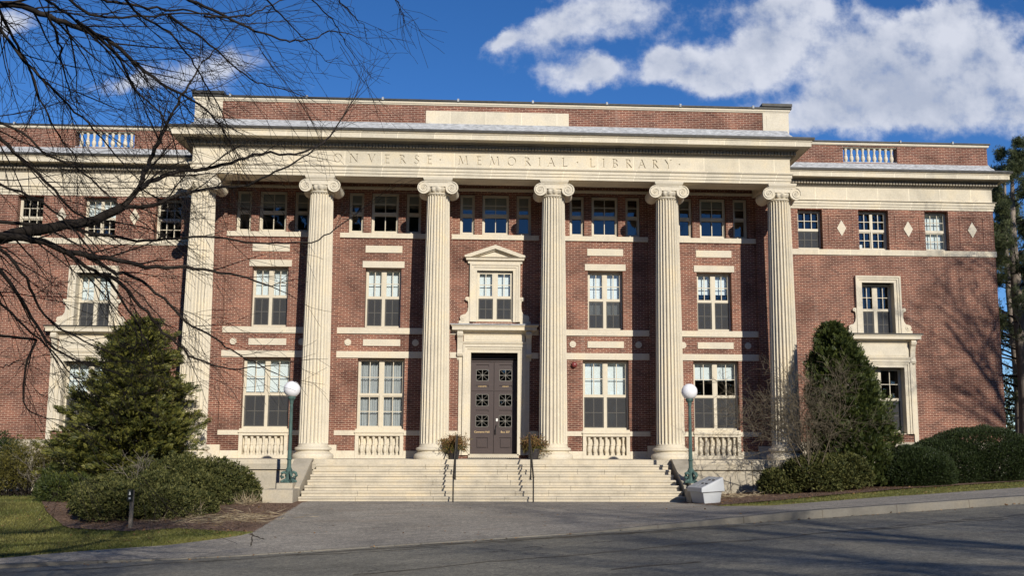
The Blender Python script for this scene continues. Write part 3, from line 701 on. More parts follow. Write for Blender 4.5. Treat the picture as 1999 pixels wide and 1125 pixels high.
# ------------------------------------------------------------------ stone portals with window above
def ring(mb, cx, hi, zb, zt, steps, Y, sill=False):
    for w0, w1, pr in steps:
        mb.box(cx-hi-w1, cx-hi-w0, Y-pr, Y+.01, zb, zt+w1); mb.box(cx+hi+w0, cx+hi+w1, Y-pr, Y+.01, zb, zt+w1)
        mb.box(cx-hi-w0, cx+hi+w0, Y-pr, Y+.01, zt+w0, zt+w1)
def reveal(mb, cx, hi, zb, zt, Y, d, sill=True):
    for sx in (-1, 1):
        x0, x1 = sorted((cx+sx*hi, cx+sx*(hi+.012))); mb.box(x0-.001, x1+.001, Y-.01, Y+d, zb, zt+.01)
    mb.box(cx-hi+.002, cx+hi-.002, Y-.008, Y+d, zt, zt+.012)
    if sill: mb.box(cx-hi+.002, cx+hi-.002, Y-.01, Y+d, zb-.01, zb+.012)
def portal(cx, Y, hi2, zb2, zt2, hi1, zb1, zt1, out1, dep, ped, mirror):
    m = MB(mirror); ring(m, cx, hi2, zb2-.02, zt2, [(0, .10, .06), (.10, .17, .085), (.17, .23, .11)], Y); reveal(m, cx, hi2, zb2, zt2, Y, dep)
    m.build('window_surround', STONE, bld)
    for sx in (-1, 1):                                                   # side scrolls
        xo = hi2+.23; out = [(xo, 5.12), (xo+.07, 5.12), (xo+.10, 5.05), (xo+.045, 4.96), (xo+.035, 4.80), (xo+.06, 4.66), (xo+.13, 4.56), (xo+.22, 4.54), (xo+.30, 4.45), (xo+.29, 4.36), (xo+.34, 4.33), (xo+.34, 4.245), (xo, 4.245)]
        poly = [(cx+sx*a, b) for a, b in out]; poly = poly[::-1] if sx > 0 else poly
        g = MB(mirror); g.extrude_y(poly, Y-.085, Y+.01)
        g.lathe_y([(.065, Y-.10), (.065, Y+.01)], cx+sx*(xo+.075), 5.06, 20); g.lathe_y([(.10, Y-.10), (.10, Y+.01)], cx+sx*(xo+.20), 4.44, 24)
        g.lathe_y([(.03, Y-.115), (.03, Y)], cx+sx*(xo+.075), 5.06, 14); g.lathe_y([(.05, Y-.118), (.05, Y)], cx+sx*(xo+.20), 4.44, 16)
        g.build('side_scroll', STONE, bld)
    g = MB(mirror); hw = 1.10
    g.path_sweep([(cx-hw, Y+.02), (cx-hw, Y), (cx+hw, Y), (cx+hw, Y+.02)], [(0, 3.88), (.04, 3.93), (.06, 3.98), (.16, 4.0), (.18, 4.02), (.255, 4.03), (.255, 4.13), (.27, 4.14), (.30, 4.19)])
    g.build('hood_cornice', STONE, bld)
    g = MB(mirror); g.path_sweep([(cx-hw, Y+.02), (cx-hw, Y), (cx+hw, Y), (cx+hw, Y+.02)], [(.28, 4.188), (.315, 4.19), (.315, 4.225), (0, 4.25)]); g.quad((cx-hw, Y, 4.249), (cx+hw, Y, 4.249), (cx+hw, Y+.02, 4.249), (cx-hw, Y+.02, 4.249)); g.build('hood_flashing', GUTTER if not ped else LEAD, bld)
    g = MB(mirror); g.box(cx-.98, cx+.98, Y-.05, Y+.01, zt1+.36, 3.885); g.box(cx-.90, cx+.90, Y-.062, Y-.04, zt1+.40, 3.80); g.build('portal_frieze', STONE, bld)
    g = MB(mirror); ring(g, cx, hi1, zb1, zt1, [(0, .11, .06), (.11, .18, .085), (.18, .255, .115)], Y); reveal(g, cx, hi1, zb1, zt1, Y, dep+.05, not ped)
    for sx in (-1, 1):
        x0, x1 = sorted((cx+sx*(hi1+.255), cx+sx*out1)); g.box(x0, x1, Y-.045, Y+.01, zb1 if ped else -.9, 3.87)
    g.path_sweep([(cx-hi1-.255, Y+.01), (cx-hi1-.255, Y-.09), (cx+hi1+.255, Y-.09), (cx+hi1+.255, Y+.01)], [(.0, zt1+.256), (.03, zt1+.29), (.05, zt1+.345), (-.05, zt1+.36)])
    g.build('portal_surround', STONE, bld)
    for sx in (-1, 1):
        g = MB(mirror); xm = cx+sx*1.10
        prof = [(Y, 3.99), (Y-.22, 3.99), (Y-.25, 3.93), (Y-.235, 3.86), (Y-.17, 3.78), (Y-.12, 3.62), (Y-.10, 3.42), (Y-.13, 3.33), (Y-.145, 3.27), (Y-.11, 3.20), (Y-.04, 3.19), (Y-.03, 3.10), (Y, 3.06)]
        g.extrude_x(prof, xm-.085, xm+.085)
        for yy, zz, r in ((Y-.17, 3.90, .07), (Y-.09, 3.265, .045)):
            for xe in (xm-.095, xm+.095):
                vs = [(xe, yy+r*math.cos(a*math.pi/8), zz+r*math.sin(a*math.pi/8)) for a in range(16)]; xx = xm
                g.add(vs+[(xx, y_, z_) for _, y_, z_ in vs], [tuple(range(16))]+[(i, (i+1) % 16, (i+1) % 16+16, i+16) for i in range(16)])
        g.build('console', STONE, bld)
    if ped:
        g = MB(); Yp = Y-.02
        g.box(cx-.88, cx+.88, Yp-.07, Y+.01, 6.225, 6.30)
        g.path_sweep([(cx-.84, Y+.01), (cx-.84, Yp-.05), (cx+.84, Yp-.05), (cx+.84, Y+.01)], [(0, 6.29), (.06, 6.31), (.10, 6.33), (.10, 6.385), (.15, 6.42), (.0, 6.43)])
        g.extrude_y([(cx-.82, 6.42), (cx+.82, 6.42), (cx, 6.72)], Y-.04, Y+.01)
        for sx in (-1, 1):
            a = [(cx+sx*.99, 6.425), (cx+sx*.80, 6.425), (cx, 6.70), (cx, 6.83), (cx+sx*.99, 6.475)]
            g.extrude_y(a if sx < 0 else a[::-1], Y-.20, Y+.01)
            b = [(cx+sx*.80, 6.43), (cx+sx*.70, 6.43), (cx, 6.655), (cx, 6.70)]
            g.extrude_y(b if sx < 0 else b[::-1], Y-.12, Y+.01)
        g.build('pediment', STONE, bld)
portal(0, YW, .585, 4.34, 6.0, .75, .06, 3.32, 1.13, .28, True, False)
for s in (False, True): portal(13.27, YG, .567, 4.06, 6.02, .80, .80, 3.07, 1.20, .34, False, s)

# door
dr = MB(); YD = YW+.36
door = None
def leaf(x0, x1, side):
    m = MB(); c = (x0+x1)/2; hw = (x1-x0)/2
    holes_ = [(c-.205, c+.205, a, b) for a, b in ((2.44, 2.81), (1.62, 2.01), (.955, 1.335))]+[(c-.19, c+.19, .27, .62), (c-.205, c+.205, 2.89, 2.97), (c-.205, c+.205, 2.23, 2.30), (c-.205, c+.205, 1.44, 1.50)]
    wall(m, x0, x1, .10, 3.06, YD, holes_, .03)
    for a, b in ((.27, .62), (2.89, 2.97), (2.23, 2.30), (1.44, 1.50)): m.quad((c-.205, YD+.028, a), (c+.205, YD+.028, a), (c+.205, YD+.028, b), (c-.205, YD+.028, b))
    m.box(c-.15, c+.15, YD-.004, YD+.02, .31, .58)
    o = m.build('door_leaf', DOORM, bld)
    for a, b in ((2.44, 2.81), (1.62, 2.01), (.955, 1.335)):
        g = MB(); zc = (a+b)/2; g.box(c-.205, c+.205, YD+.004, YD+.016, zc-.008, zc+.008); g.box(c-.008, c+.008, YD+.002, YD+.018, a, b)
        for sx in (-1, 1): g.tube([(c-.2, YD+.010, zc-sx*(b-a)/2+sx*.005), (c+.2, YD+.010, zc+sx*(b-a)/2-sx*.005)], .008, 4)
        for q in ((c-.205, c+.205, a, a+.012), (c-.205, c+.205, b-.012, b), (c-.205, c-.193, a, b), (c+.193, c+.205, a, b)): g.box(q[0], q[1], YD-.003, YD+.012, q[2], q[3])
        g.build('lattice', LATT, o)
        g = MB(); g.quad((c-.205, YD+.03, a), (c+.205, YD+.03, a), (c+.205, YD+.03, b), (c-.205, YD+.03, b)); g.build('door_pane', GLASS, o)
    return o
lf = leaf(-.745, -.006, -1); rt = leaf(.006, .745, 1)
def lettering(text, x, z, size, y, parent):
    cu = bpy.data.curves.new('lettering', 'FONT'); cu.body = text; cu.size = size; cu.align_x = 'CENTER'; cu.extrude = .002
    t = bpy.data.objects.new('lettering_tmp', cu); COL.objects.link(t); dg = bpy.context.evaluated_depsgraph_get()
    me = bpy.data.meshes.new_from_object(t.evaluated_get(dg)); bpy.data.objects.remove(t, do_unlink=True)
    me.transform(Matrix.Translation((x, y, z)) @ Matrix.Rotation(R(90), 4, 'X')); me.materials.clear(); me.materials.append(GOLD)
    o = bpy.data.objects.new('lettering', me); COL.objects.link(o); o.parent = parent
lettering('CONVERSE', -.375, 2.245, .055, YD+.02, lf); lettering('LIBRARY', .375, 2.245, .055, YD+.02, rt)
lettering('Converse Hall', -.375, .77, .085, YD-.004, lf); lettering('Box 207', .375, .77, .085, YD-.004, rt)
m = MB(); m.tube([(.085, YD-.005, 1.02), (.085, YD-.06, 1.0), (.06, YD-.075, .88), (.06, YD-.06, .74), (.06, YD-.005, .72)], .014, 8); m.build('handle', IRON, rt)
m = MB(); m.box(.075, .135, YD-.015, YD+.002, 1.14, 1.23); m.build('keypad', WHITEP, rt)
m = MB(); m.box(-.745, .745, YD-.02, YD+.05, 2.115, 2.145); m.build('door_rail', DOORM, bld)
m = MB(); m.box(-.748, .748, YD-.03, YD+.06, 3.06, 3.10); m.box(-.748, .748, YD-.06, YD+.06, 3.14, 3.18); m.quad((-.75, YD+.05, 3.0), (.75, YD+.05, 3.0), (.75, YD+.05, 3.33), (-.75, YD+.05, 3.33)); m.build('door_head', DOORM, bld)
m = MB(); m.box(-.80, .80, YW-.06, YD+.1, -.03, .095); m.build('threshold', STONE_S, bld)
m = MB(); m.box(-.78, .80, YW-.35, YW-.065, -.05, -.03)
for k in range(26): m.box(-.77+k*.06, -.735+k*.06, YW-.34, YW-.07, -.03, -.018)
m.build('door_mat', IRON, bld)

# balusters
def baluster_prof(h): 
    s = h/.59
    return [(.05, 0), (.05, .05*s), (.035, .06*s), (.05, .09*s), (.066, .16*s), (.06, .23*s), (.038, .30*s), (.05, .31*s), (.05, .335*s), (.034, .345*s), (.030, .42*s), (.042, .50*s), (.05, .53*s), (.05, .59*s)]
for c in BAYS:
    if not c: continue
    m = MB(); m.box(c-.655, c+.655, YW+.12, YW+.2, .055, .655)
    m.box(c-.755, c-.645, YW-.05, YW+.12, .06, .655); m.box(c+.645, c+.755, YW-.05, YW+.12, .06, .655)
    m.box(c-.755, c+.755, YW-.052, YW+.12, -.05, .06); m.box(c-.755, c+.755, YW-.06, YW+.12, .655, .745); m.box(c-.775, c+.775, YW-.09, YW+.20, .745, .80); m.box(c-.76, c+.76, YW-.02, YW+.30, .80, .872)
    o = m.build('balustrade', STONE, bld)
    for k in range(7):
        b = MB(); b.lathe([(r, .06+z) for r, z in baluster_prof(.595)], c-.55+k*1.10/6, YW+.045, 14); b.build('baluster', STONE, o, smooth=True)
for s in (False, True):
    m = MB(s); m.box(12.262, 14.218, YG+.05, YG+.33, 10.34, 10.36); m.box(12.262, 14.218, YG+.06, YG+.32, 10.90, 10.924)
    o = m.build('balustrade', STONE, bld)
    for k in range(9):
        b = MB(s); b.lathe([(r*1.1, 10.36+z) for r, z in baluster_prof(.54)], 12.40+k*1.66/8, YG+.15, 14); b.build('baluster', STONE, o, smooth=True)

# terrace under the columns
m = MB()
m.box(-9.35, 9.0, -1.15, YG, -.19, -.052); m.build('terrace_paving', STONE_S, bld)
for a, b in ((-9.35, -5.05), (5.05, 9.0)):
    m = MB(); m.box(a, b, -1.10, YG, -1.5, -.335); m.box(a, b, -1.17, -1.0, -.338, -.195); m.build('terrace_wall', STONE_W, bld)
# ------------------------------------------------------------------ staircase
rng = random.Random(7)
st = thing('entrance_steps', 'broad flight of eight pale stone steps up to the brown door', 'steps', (0, -1.15, -.05))
for k in range(7):                       # from the second step from the top down to the ground
    zt = -.19-.1375*k; yf = -1.15-.30*(k+1); hwid = 5.04+.02*k
    m = MB(); x = -hwid
    cuts = sorted([-hwid]+[c+rng.uniform(-.5, .5) for c in (-3.4, -1.6, .2, 1.9, 3.6)]+[hwid])
    for a, b in zip(cuts, cuts[1:]):
        j = rng.uniform(-.004, .004); d = rng.uniform(-.003, .003)
        m.box(a+.0035, b-.0035, yf+d, -1.14, zt-.16 if k == 6 else zt-.139, zt+j)
        m.box(a+.004, b-.004, yf+d-.032, yf+.08, zt-.05, zt+j-.0015)
    keep(m.build('step', STONE_S), st)
for sx in (-1, 1):
    m = MB()
    prof = [(-1.16, -.06), (-1.35, -.07), (-3.05, -.80), (-3.12, -.86), (-3.12, -1.35), (-1.16, -1.35)]
    x0, x1 = sorted((sx*5.20, sx*5.62)); m.extrude_x(prof, x0, x1)
    pr2 = [(-1.155, -.03), (-1.37, -.035), (-3.08, -.765), (-3.10, -.83), (-1.36, -.095), (-1.155, -.09)]
    x0, x1 = sorted((sx*5.165, sx*5.66)); m.extrude_x(pr2, x0, x1)
    keep(m.build('cheek_wall', STONE_W), st)
    m = MB(); x0, x1 = sorted((sx*5.17, sx*5.93)); m.box(x0, x1, -3.95, -3.12, -1.5, -.80); x0, x1 = sorted((sx*5.30, sx*5.72)); m.box(x0, x1, -3.35, -2.6, -.80, -.655)
    keep(m.build('pedestal', STONE_W), st)

# ------------------------------------------------------------------ lamps
def lamp(x, label):
    y, z = -2.95, -.655
    t = thing('lamp_post', label, 'lamp post', (x, y, z), 'globe lamps beside the steps')
    m = MB(); m.lathe([(.17, z), (.17, z+.03), (.15, z+.05), (.10, z+.06), (.085, z+.10), (.075, z+.26), (.09, z+.30), (.095, z+.34), (.07, z+.36)], x, y, 20)
    for k in range(4):                                                    # scrolled dolphin feet
        a = k*math.pi/2+.5; dx, dy = math.cos(a), math.sin(a)
        pts = [(x+dx*(.07+r), y+dy*(.07+r), z+h) for r, h in ((.0, .24), (.06, .28), (.12, .25), (.14, .18), (.10, .12), (.07, .14), (.08, .18))]
        m.tube(pts, [.03, .04, .042, .04, .034, .026, .018], 7)
        pts = [(x+dx*(.05+r), y+dy*(.05+r), z+h) for r, h in ((.0, .10), (.08, .06), (.14, .03), (.17, .035))]; m.tube(pts, [.03, .036, .034, .025], 7)
    keep(m.build('base', VERD, None, True), t)
    m = MB(); m.lathe([(.060, z+.34), (.075, z+.36), (.075, z+.38), (.055, z+.40), (.052, z+.60), (.072, z+.615), (.072, z+.635), (.052, z+.65), (.038, z+2.08), (.038, z+2.12)], x, y, 16, rfun=lambda r, zz, a: r*(1+.05*math.cos(8*a)))
    keep(m.build('pole', VERD, None, True), t)
    m = MB(); m.lathe([(.04, z+2.10), (.055, z+2.14), (.05, z+2.17), (.075, z+2.22), (.095, z+2.235), (.105, z+2.25), (.105, z+2.30), (.09, z+2.31)], x, y, 18); keep(m.build('collar', VERD, None, True), t)
    m = MB(); zc = z+2.50
    m.lathe([(max(.002, .222*math.sin(R(q))), zc-.222*math.cos(R(q))) for q in range(0, 181, 9)], x, y, 36); keep(m.build('globe', OPAL, None, True), t)
lamp(-5.49, 'green bronze lamp post with white globe at the left end of the steps')
lamp(5.38, 'green bronze lamp post with white globe, right behind the grey grit bin')

# ------------------------------------------------------------------ handrails
def handrail(x, label):
    t = thing('handrail', label, 'handrail', (x, -3.6, -1.16), 'handrails on the steps')
    m = MB(); m.tube([(x, -3.62, -.50), (x, -3.55, -.47), (x, -1.25, .62), (x, -1.0, .66), (x, -.88, .60), (x, -.86, .45)], .024, 8); keep(m.build('rail', IRON, None, True), t)
    for y, zb, ztp in ((-3.6, -1.17, -.49), (-2.10, -.62, .22), (-.9, -.06, .62)):
        m = MB(); m.tube([(x, y, zb), (x, y, ztp)], .019, 8); m.lathe([(.035, zb+.01), (.035, zb+.022), (.02, zb+.035)], x, y, 10); keep(m.build('post', IRON, None, True), t)
handrail(-1.08, 'black iron handrail on the steps, on the left side of the brown door')
handrail(1.03, 'black iron handrail on the steps, on the right side of the brown door')

# ------------------------------------------------------------------ foliage helpers
NR = np.random.default_rng(11)
def rand_dirs(n, g=NR):
    d = g.normal(size=(n, 3)); return d/np.linalg.norm(d, axis=1)[:, None]
def leaves(P, D, L, W, N=None, g=NR, bend=.0):
    """rhombic leaves: base P, direction D, length L, width W"""
    n = len(P); D = D/(np.linalg.norm(D, axis=1)[:, None]+1e-9)
    N = rand_dirs(n, g) if N is None else N
    S = np.cross(D, N); S /= np.linalg.norm(S, axis=1)[:, None]+1e-9
    L = np.broadcast_to(np.asarray(L, float).reshape(-1, 1), (n, 1)); W = np.broadcast_to(np.asarray(W, float).reshape(-1, 1), (n, 1))
    up = np.cross(S, D)
    V = np.stack([P, P+D*L*.5+S*W*.5+up*L*bend, P+D*L, P+D*L*.5-S*W*.5+up*L*bend], 1)
    F = np.arange(4*n).reshape(n, 4); return V.reshape(-1, 3), F
def leaf_mesh(name, parts, mat, parent, tints, trig=False):
    V = np.concatenate([p[0] for p in parts]); off = np.cumsum([0]+[len(p[0]) for p in parts[:-1]])
    F = np.concatenate([p[1]+o for p, o in zip(parts, off)]); T = np.concatenate(tints)
    return np_mesh(name, V, F, mat, parent, np.repeat(T, 4))
def twig_tree(out, p, d, L, r0, level, g, wig=.2, grav=(0, 0, 0), nchild=(3, 6), ang=(.45, 1.0), shrink=.58, rmin=.0022, start=.2, up=0.):
    n = 5 if level else 4
    pts = [np.array(p, float)]; d = np.array(d, float); d /= np.linalg.norm(d); dirs = [d]
    for k in range(n):
        d = d+g.normal(0, wig, 3)*.6+np.array(grav)*(k+1)/n; d /= np.linalg.norm(d); pts.append(pts[-1]+d*L/n); dirs.append(d)
    r1 = max(rmin, r0*.35); out.append((np.array(pts), np.linspace(r0, r1, n+1)))
    if level <= 0: return
    for j in range(g.integers(*nchild)):
        t = g.uniform(start, 1.0); i = min(n-1, int(t*n)); fr = t*n-i; q = pts[i]*(1-fr)+pts[i+1]*fr; dd = dirs[i+1]
        ax = np.cross(dd, g.normal(size=3)); ax /= np.linalg.norm(ax)+1e-9; a = g.uniform(*ang)
        nd = dd*math.cos(a)+ax*math.sin(a); nd[2] += up
        twig_tree(out, q, nd, L*shrink*g.uniform(.7, 1.2), max(rmin, (r0+(r1-r0)*t)*.55), level-1, g, wig, grav, nchild, ang, shrink, rmin, start, up)
def tubes_mesh(name, tubes, mat, parent=None, n=3):
    V, F = tube_arrays_fast(tubes, n); return np_mesh(name, V, F, mat, parent, smooth=True)
def tube_arrays_fast(tubes, n):
    by = {}
    for p, r in tubes: by.setdefault(len(p), []).append((p, r))
    VV = []; FF = []; off = 0; ang = np.arange(n)*2*math.pi/n; ca, sa = np.cos(ang), np.sin(ang)
    for k, lst in by.items():
        P = np.array([np.asarray(p, float) for p, _ in lst]); r = np.array([np.asarray(r, float)*np.ones(k) for _, r in lst])
        T = np.gradient(P, axis=1); T /= np.linalg.norm(T, axis=2)[..., None]+1e-9
        ref = np.where(np.abs(T[..., 2:3]) > .9, np.array([1., 0, 0]), np.array([0, 0, 1.]))
        A = np.cross(T, ref); A /= np.linalg.norm(A, axis=2)[..., None]+1e-9; B = np.cross(T, A)
        ring = P[:, :, None, :]+r[:, :, None, None]*(ca[:, None]*A[:, :, None, :]+sa[:, None]*B[:, :, None, :])
        m = len(lst); VV.append(ring.reshape(-1, 3))
        b, i, j = np.meshgrid(np.arange(m), np.arange(k-1), np.arange(n), indexing='ij'); j2 = (j+1) % n; o = b*k*n+off
        FF.append(np.stack([o+i*n+j, o+i*n+j2, o+(i+1)*n+j2, o+(i+1)*n+j], -1).reshape(-1, 4)); off += m*k*n
    return np.concatenate(VV), np.concatenate(FF)

# ------------------------------------------------------------------ planters by the door
def planter(x, label, seed):
    y, z = -.48, -.052; g = np.random.default_rng(seed)
    t = thing('planter', label, 'planter', (x, y, z), 'planters beside the door')
    m = MB(); m.lathe([(.115, z), (.12, z+.01), (.165, z+.27), (.18, z+.28), (.18, z+.31), (.155, z+.31), (.15, z+.25), (.01, z+.25)], x, y, 28); keep(m.build('pot', POTM, None, True), t)
    tw = []; P = []; D = []
    for k in range(46):
        a = g.uniform(0, 6.28); s = g.uniform(.2, 1.1); d = np.array([math.cos(a)*s, math.sin(a)*s, g.uniform(.5, 1.1)])
        twig_tree(tw, (x+g.uniform(-.07, .07), y+g.uniform(-.07, .07), z+.25), d, g.uniform(.23, .42), .005, 1, g, .25, (0, 0, -.08), (3, 6))
    keep(tubes_mesh('stems', tw, TWIG), t)
    for p, r in tw:
        for q in range(15):
            i = g.integers(1, len(p)); P.append(p[i]+g.normal(0, .02, 3)); D.append((p[i]-p[i-1])/np.linalg.norm(p[i]-p[i-1])*.6+g.normal(0, .6, 3))
    P = np.array(P); D = np.array(D); n = len(P); hi = P[:, 2] > z+.40; sel = g.random(n) < np.where(hi, .8, .3)
    a = leaves(P[sel], D[sel], .06, .022, g=g); o = np_mesh('dry_leaves', a[0], a[1], LEAF_DRY, None, np.repeat(g.random(sel.sum()), 4)); keep(o, t)
    a = leaves(P[~sel], D[~sel], .085, .02, g=g); o = np_mesh('evergreen_leaves', a[0], a[1], LEAF_GOLD, None, np.repeat(g.random((~sel).sum()), 4)); keep(o, t)
planter(-1.17, 'dark planter of dry orange twigs and evergreens, left of the door beside a column base', 3)
planter(1.20, 'dark planter of dry orange twigs and evergreens, right of the door in its shade', 4)

# ------------------------------------------------------------------ grit bin
def grit_bin():
    cx, cy = 5.27, -4.9; z0 = gz(cx, cy)-.01
    t = thing('grit_bin', 'pale grey plastic grit bin with sloping lid, tipped slightly at the foot of the steps', 'grit bin', (cx, cy, z0))
    a = R(12); X = Vector((math.cos(a), math.sin(a), 0)); Yv = Vector((-math.sin(a), math.cos(a), 0)); Z = Vector((0, 0, 1))
    X = (X+Z*.05).normalized(); Z = (Z-Vector((.05, 0, 0))).normalized()
    def W(x, y, z): p = Vector((cx, cy, z0))+X*x+Yv*y+Z*z; return (p.x, p.y, p.z)
    def hexa(m, b, tp):
        m.add([W(*p) for p in b]+[W(*p) for p in tp], [(0, 3, 2, 1), (4, 5, 6, 7), (0, 1, 5, 4), (1, 2, 6, 5), (2, 3, 7, 6), (3, 0, 4, 7)])
    m = MB()
    hexa(m, [(.05, .04, 0), (.49, .04, 0), (.49, .78, 0), (.05, .78, 0)], [(.0, .0, .36), (.55, .0, .36), (.55, .82, .36), (.0, .82, .36)])
    keep(m.build('body', PLAST), t); b = t.children[-1]
    bev = b.modifiers.new('bevel', 'BEVEL'); bev.width = .022; bev.segments = 3
    m = MB(); hexa(m, [(-.045, -.045, .30), (.60, -.045, .30), (.60, .865, .30), (-.045, .865, .30)], [(-.035, -.035, .42), (.585, -.035, .66), (.585, .855, .66), (-.035, .855, .42)])
    keep(m.build('lid', PLAST), t); l = t.children[-1]; bev = l.modifiers.new('bevel', 'BEVEL'); bev.width = .02; bev.segments = 3
    for y0, y1 in ((.02, .19), (.25, .42), (.50, .80)):
        m = MB(); s = .24/.62
        q = [(.03, y0, .42+.065*s+.003), (.55, y0, .42+.585*s+.003), (.55, y1, .42+.585*s+.003), (.03, y1, .42+.065*s+.003)]
        m.add([W(*p) for p in q]+[W(x, y, z-.02) for x, y, z in q], [(0, 1, 2, 3), (0, 4, 5, 1), (1, 5, 6, 2), (2, 6, 7, 3), (3, 7, 4, 0)]); keep(m.build('lid_recess', PLASTD), t)
    for y0 in (.06, .29):
        for x0 in (.16, .36):
            m = MB(); z_ = .42+(x0+.035)*.24/.62+.004; m.add([W(x0, y0, z_), W(x0+.03, y0, z_+.012), W(x0+.03, y0+.1, z_+.012), W(x0, y0+.1, z_), W(x0, y0, z_+.02), W(x0+.03, y0, z_+.032), W(x0+.03, y0+.1, z_+.032), W(x0, y0+.1, z_+.02)], [(0, 3, 2, 1), (4, 5, 6, 7), (0, 1, 5, 4), (1, 2, 6, 5), (2, 3, 7, 6), (3, 0, 4, 7)]); keep(m.build('lid_rib', IRON), t)
grit_bin()

# fire bell on the wall
t = thing('alarm_bell', 'small red round alarm bell high on the brick beside a column', 'alarm bell', (2.56, YW, 2.95))
m = MB(); m.box(2.50, 2.62, YW-.05, YW, 2.89, 3.01); keep(m.build('back_box', REDP), t)
m = MB(); m.lathe_y([(.02, YW-.135), (.06, YW-.125), (.085, YW-.10), (.095, YW-.055), (.085, YW-.05)], 2.57, 2.95, 20); keep(m.build('gong', REDP, None, True), t)
# way marker by the left bushes
xs_, ys_ = -7.75, -7.97; zs_ = gz(xs_, ys_)
t = thing('marker_post', 'short grey wooden post with small dark sign plate standing before the left bushes', 'marker post', (xs_, ys_, zs_))
m = MB(); m.box(xs_-.035, xs_+.035, ys_-.03, ys_+.03, zs_-.1, zs_+.80); keep(m.build('post', TWIG_G), t)
m = MB(); m.box(xs_-.085, xs_+.03, ys_-.045, ys_-.031, zs_+.56, zs_+.82); keep(m.build('sign_plate', SIGNM), t)
m = MB(); y_ = ys_-.047; cxs = xs_-.035
m.extrude_y([(cxs-.022, zs_+.70), (cxs+.022, zs_+.70), (cxs+.012, zs_+.74), (cxs, zs_+.785), (cxs-.012, zs_+.74)], y_, y_+.003); m.box(cxs-.02, cxs+.02, y_, y_+.003, zs_+.61, zs_+.65)
keep(m.build('sign_symbol', WHITEP), t)
# stake in the right bed
xk, yk_ = 7.36, -2.1; zk = gz(xk, yk_)
t = thing('garden_stake', 'thin pale wooden stake with a white tag, between grit bin and glossy bush', 'garden stake', (xk, yk_, zk))
m = MB(); m.tube([(xk, yk_, zk-.05), (xk-.03, yk_, zk+.5), (xk-.05, yk_, zk+.95)], [.013, .012, .010], 6); keep(m.build('stake', TWIG), t)
m = MB(); m.tube([(xk+.015, yk_-.02, zk), (xk+.0, yk_-.02, zk+.17)], [.022, .018], 6); keep(m.build('tag', WHITEP), t)

# ------------------------------------------------------------------ ground sheets
def strip(name, xs, ya, yb, ny, dz, mat, kind='structure', zf=gz):
    V = []; F = []; n = ny+1
    for x in xs:
        a, b = ya(x), yb(x)
        for k in range(n): y = a+(b-a)*k/ny; V.append((x, y, zf(x, y)+dz))
    for i in range(len(xs)-1):
        for k in range(ny): F.append((i*n+k, (i+1)*n+k, (i+1)*n+k+1, i*n+k+1))
    o = np_mesh(name, np.array(V), np.array(F), mat); structure(o, kind); return o
def itp(xs, ys): return lambda x: float(np.interp(x, xs, ys))
fx = lambda a, b, s: [a+(b-a)*i/max(1, round((b-a)/s)) for i in range(round((b-a)/s)+1)]
gx = [-600, -120, -60, -30, -20]+fx(-14, 25, .5)+[30, 60, 120, 600]
V = []; F = []; gy = [-600, -120, -60, -30, -20, -14]+fx(-12.5, -3.5, .5)+[-2, 0, 5, 30, 120, 600]
for x in gx:
    for y in gy: V.append((x, y, gz(x, y)-.10))
n = len(gy)
for i in range(len(gx)-1):
    for k in range(n-1): F.append((i*n+k, (i+1)*n+k, (i+1)*n+k+1, i*n+k+1))
structure(np_mesh('ground', np.array(V), np.array(F), GROUNDM))
lawn_front = itp([-20, -12, -8.9, -6.15, -5.05, -4.93], [-11.25, -11.15, -11.0, -10.35, -9.5, -9.15])
lawn_back = itp([-30, -13.8, -10.7, -9.2, -7.7, -6.67, -5.18, -4.93], [2.7, .6, -5.3, -7.7, -8.45, -8.2, -8.95, -9.05])
mul_front = itp([5.0, 5.5, 7.1, 9.36, 11.1, 16, 20], [-6.2, -6.1, -5.5, -4.3, -3.2, -1.9, -.6])
walk_back = itp([4.95, 5.2, 6, 7.9, 9.85, 13, 20, 40], [-3.2, -6.7, -8.15, -7.65, -7.3, -6.05, -4.6, -2])
strip('lawn', fx(-30, -4.93, .4), lambda x: y_kerb(x)+.05, lambda x: 2.75, 36, -.02, LAWN)
strip('lawn', fx(5.0, 40, .4), lambda x: y_kerb(x)+.05, lambda x: 12., 36, -.02, LAWN)
strip('planting_bed', fx(-14.5, -4.9, .3), lawn_back, lambda x: 2.78, 20, .012, MULCH)
strip('planting_bed', fx(5.0, 18, .3), mul_front, lambda x: 2.78, 20, .012, MULCH)
strip('pavement', fx(-30, -4.93, .3), lambda x: y_kerb(x)-.01, lambda x: max(lawn_front(x), y_kerb(x)+.3), 5, .012, ASPH_P)
strip('pavement', fx(-4.93, 4.97, .3), lambda x: y_kerb(x)-.01, lambda x: -3.0, 20, .012, ASPH_P)
strip('pavement', fx(4.97, 40, .3), lambda x: y_kerb(x)-.01, lambda x: walk_back(x), 14, .012, ASPH_P)
strip('road', [-600, -60, -30, -20]+fx(-14, 14, .5)+[20, 40, 60, 600], lambda x: y_kerb(x)-9.2, lambda x: y_kerb(x), 18, .0, ASPH_R, zf=lambda x, y: z_road(x))
# kerb
V = []; F = []; ks = fx(-30, 40, .25)
for x in ks:
    y = y_kerb(x); kz = z_road(x); t_ = kerb_h(x)+.022
    for yy, zz in ((y-.035, kz-.05), (y-.03, kz+t_-.010), (y-.018, kz+t_), (y-.02+.025+kerb_h(x), kz+t_+.002), (y-.015+.025+kerb_h(x), kz-.02)): V.append((x, yy, zz))
for i in range(len(ks)-1):
    for k in range(4): F.append((i*5+k, (i+1)*5+k, (i+1)*5+k+1, i*5+k+1))
structure(np_mesh('kerb', np.array(V), np.array(F), GRANITE))
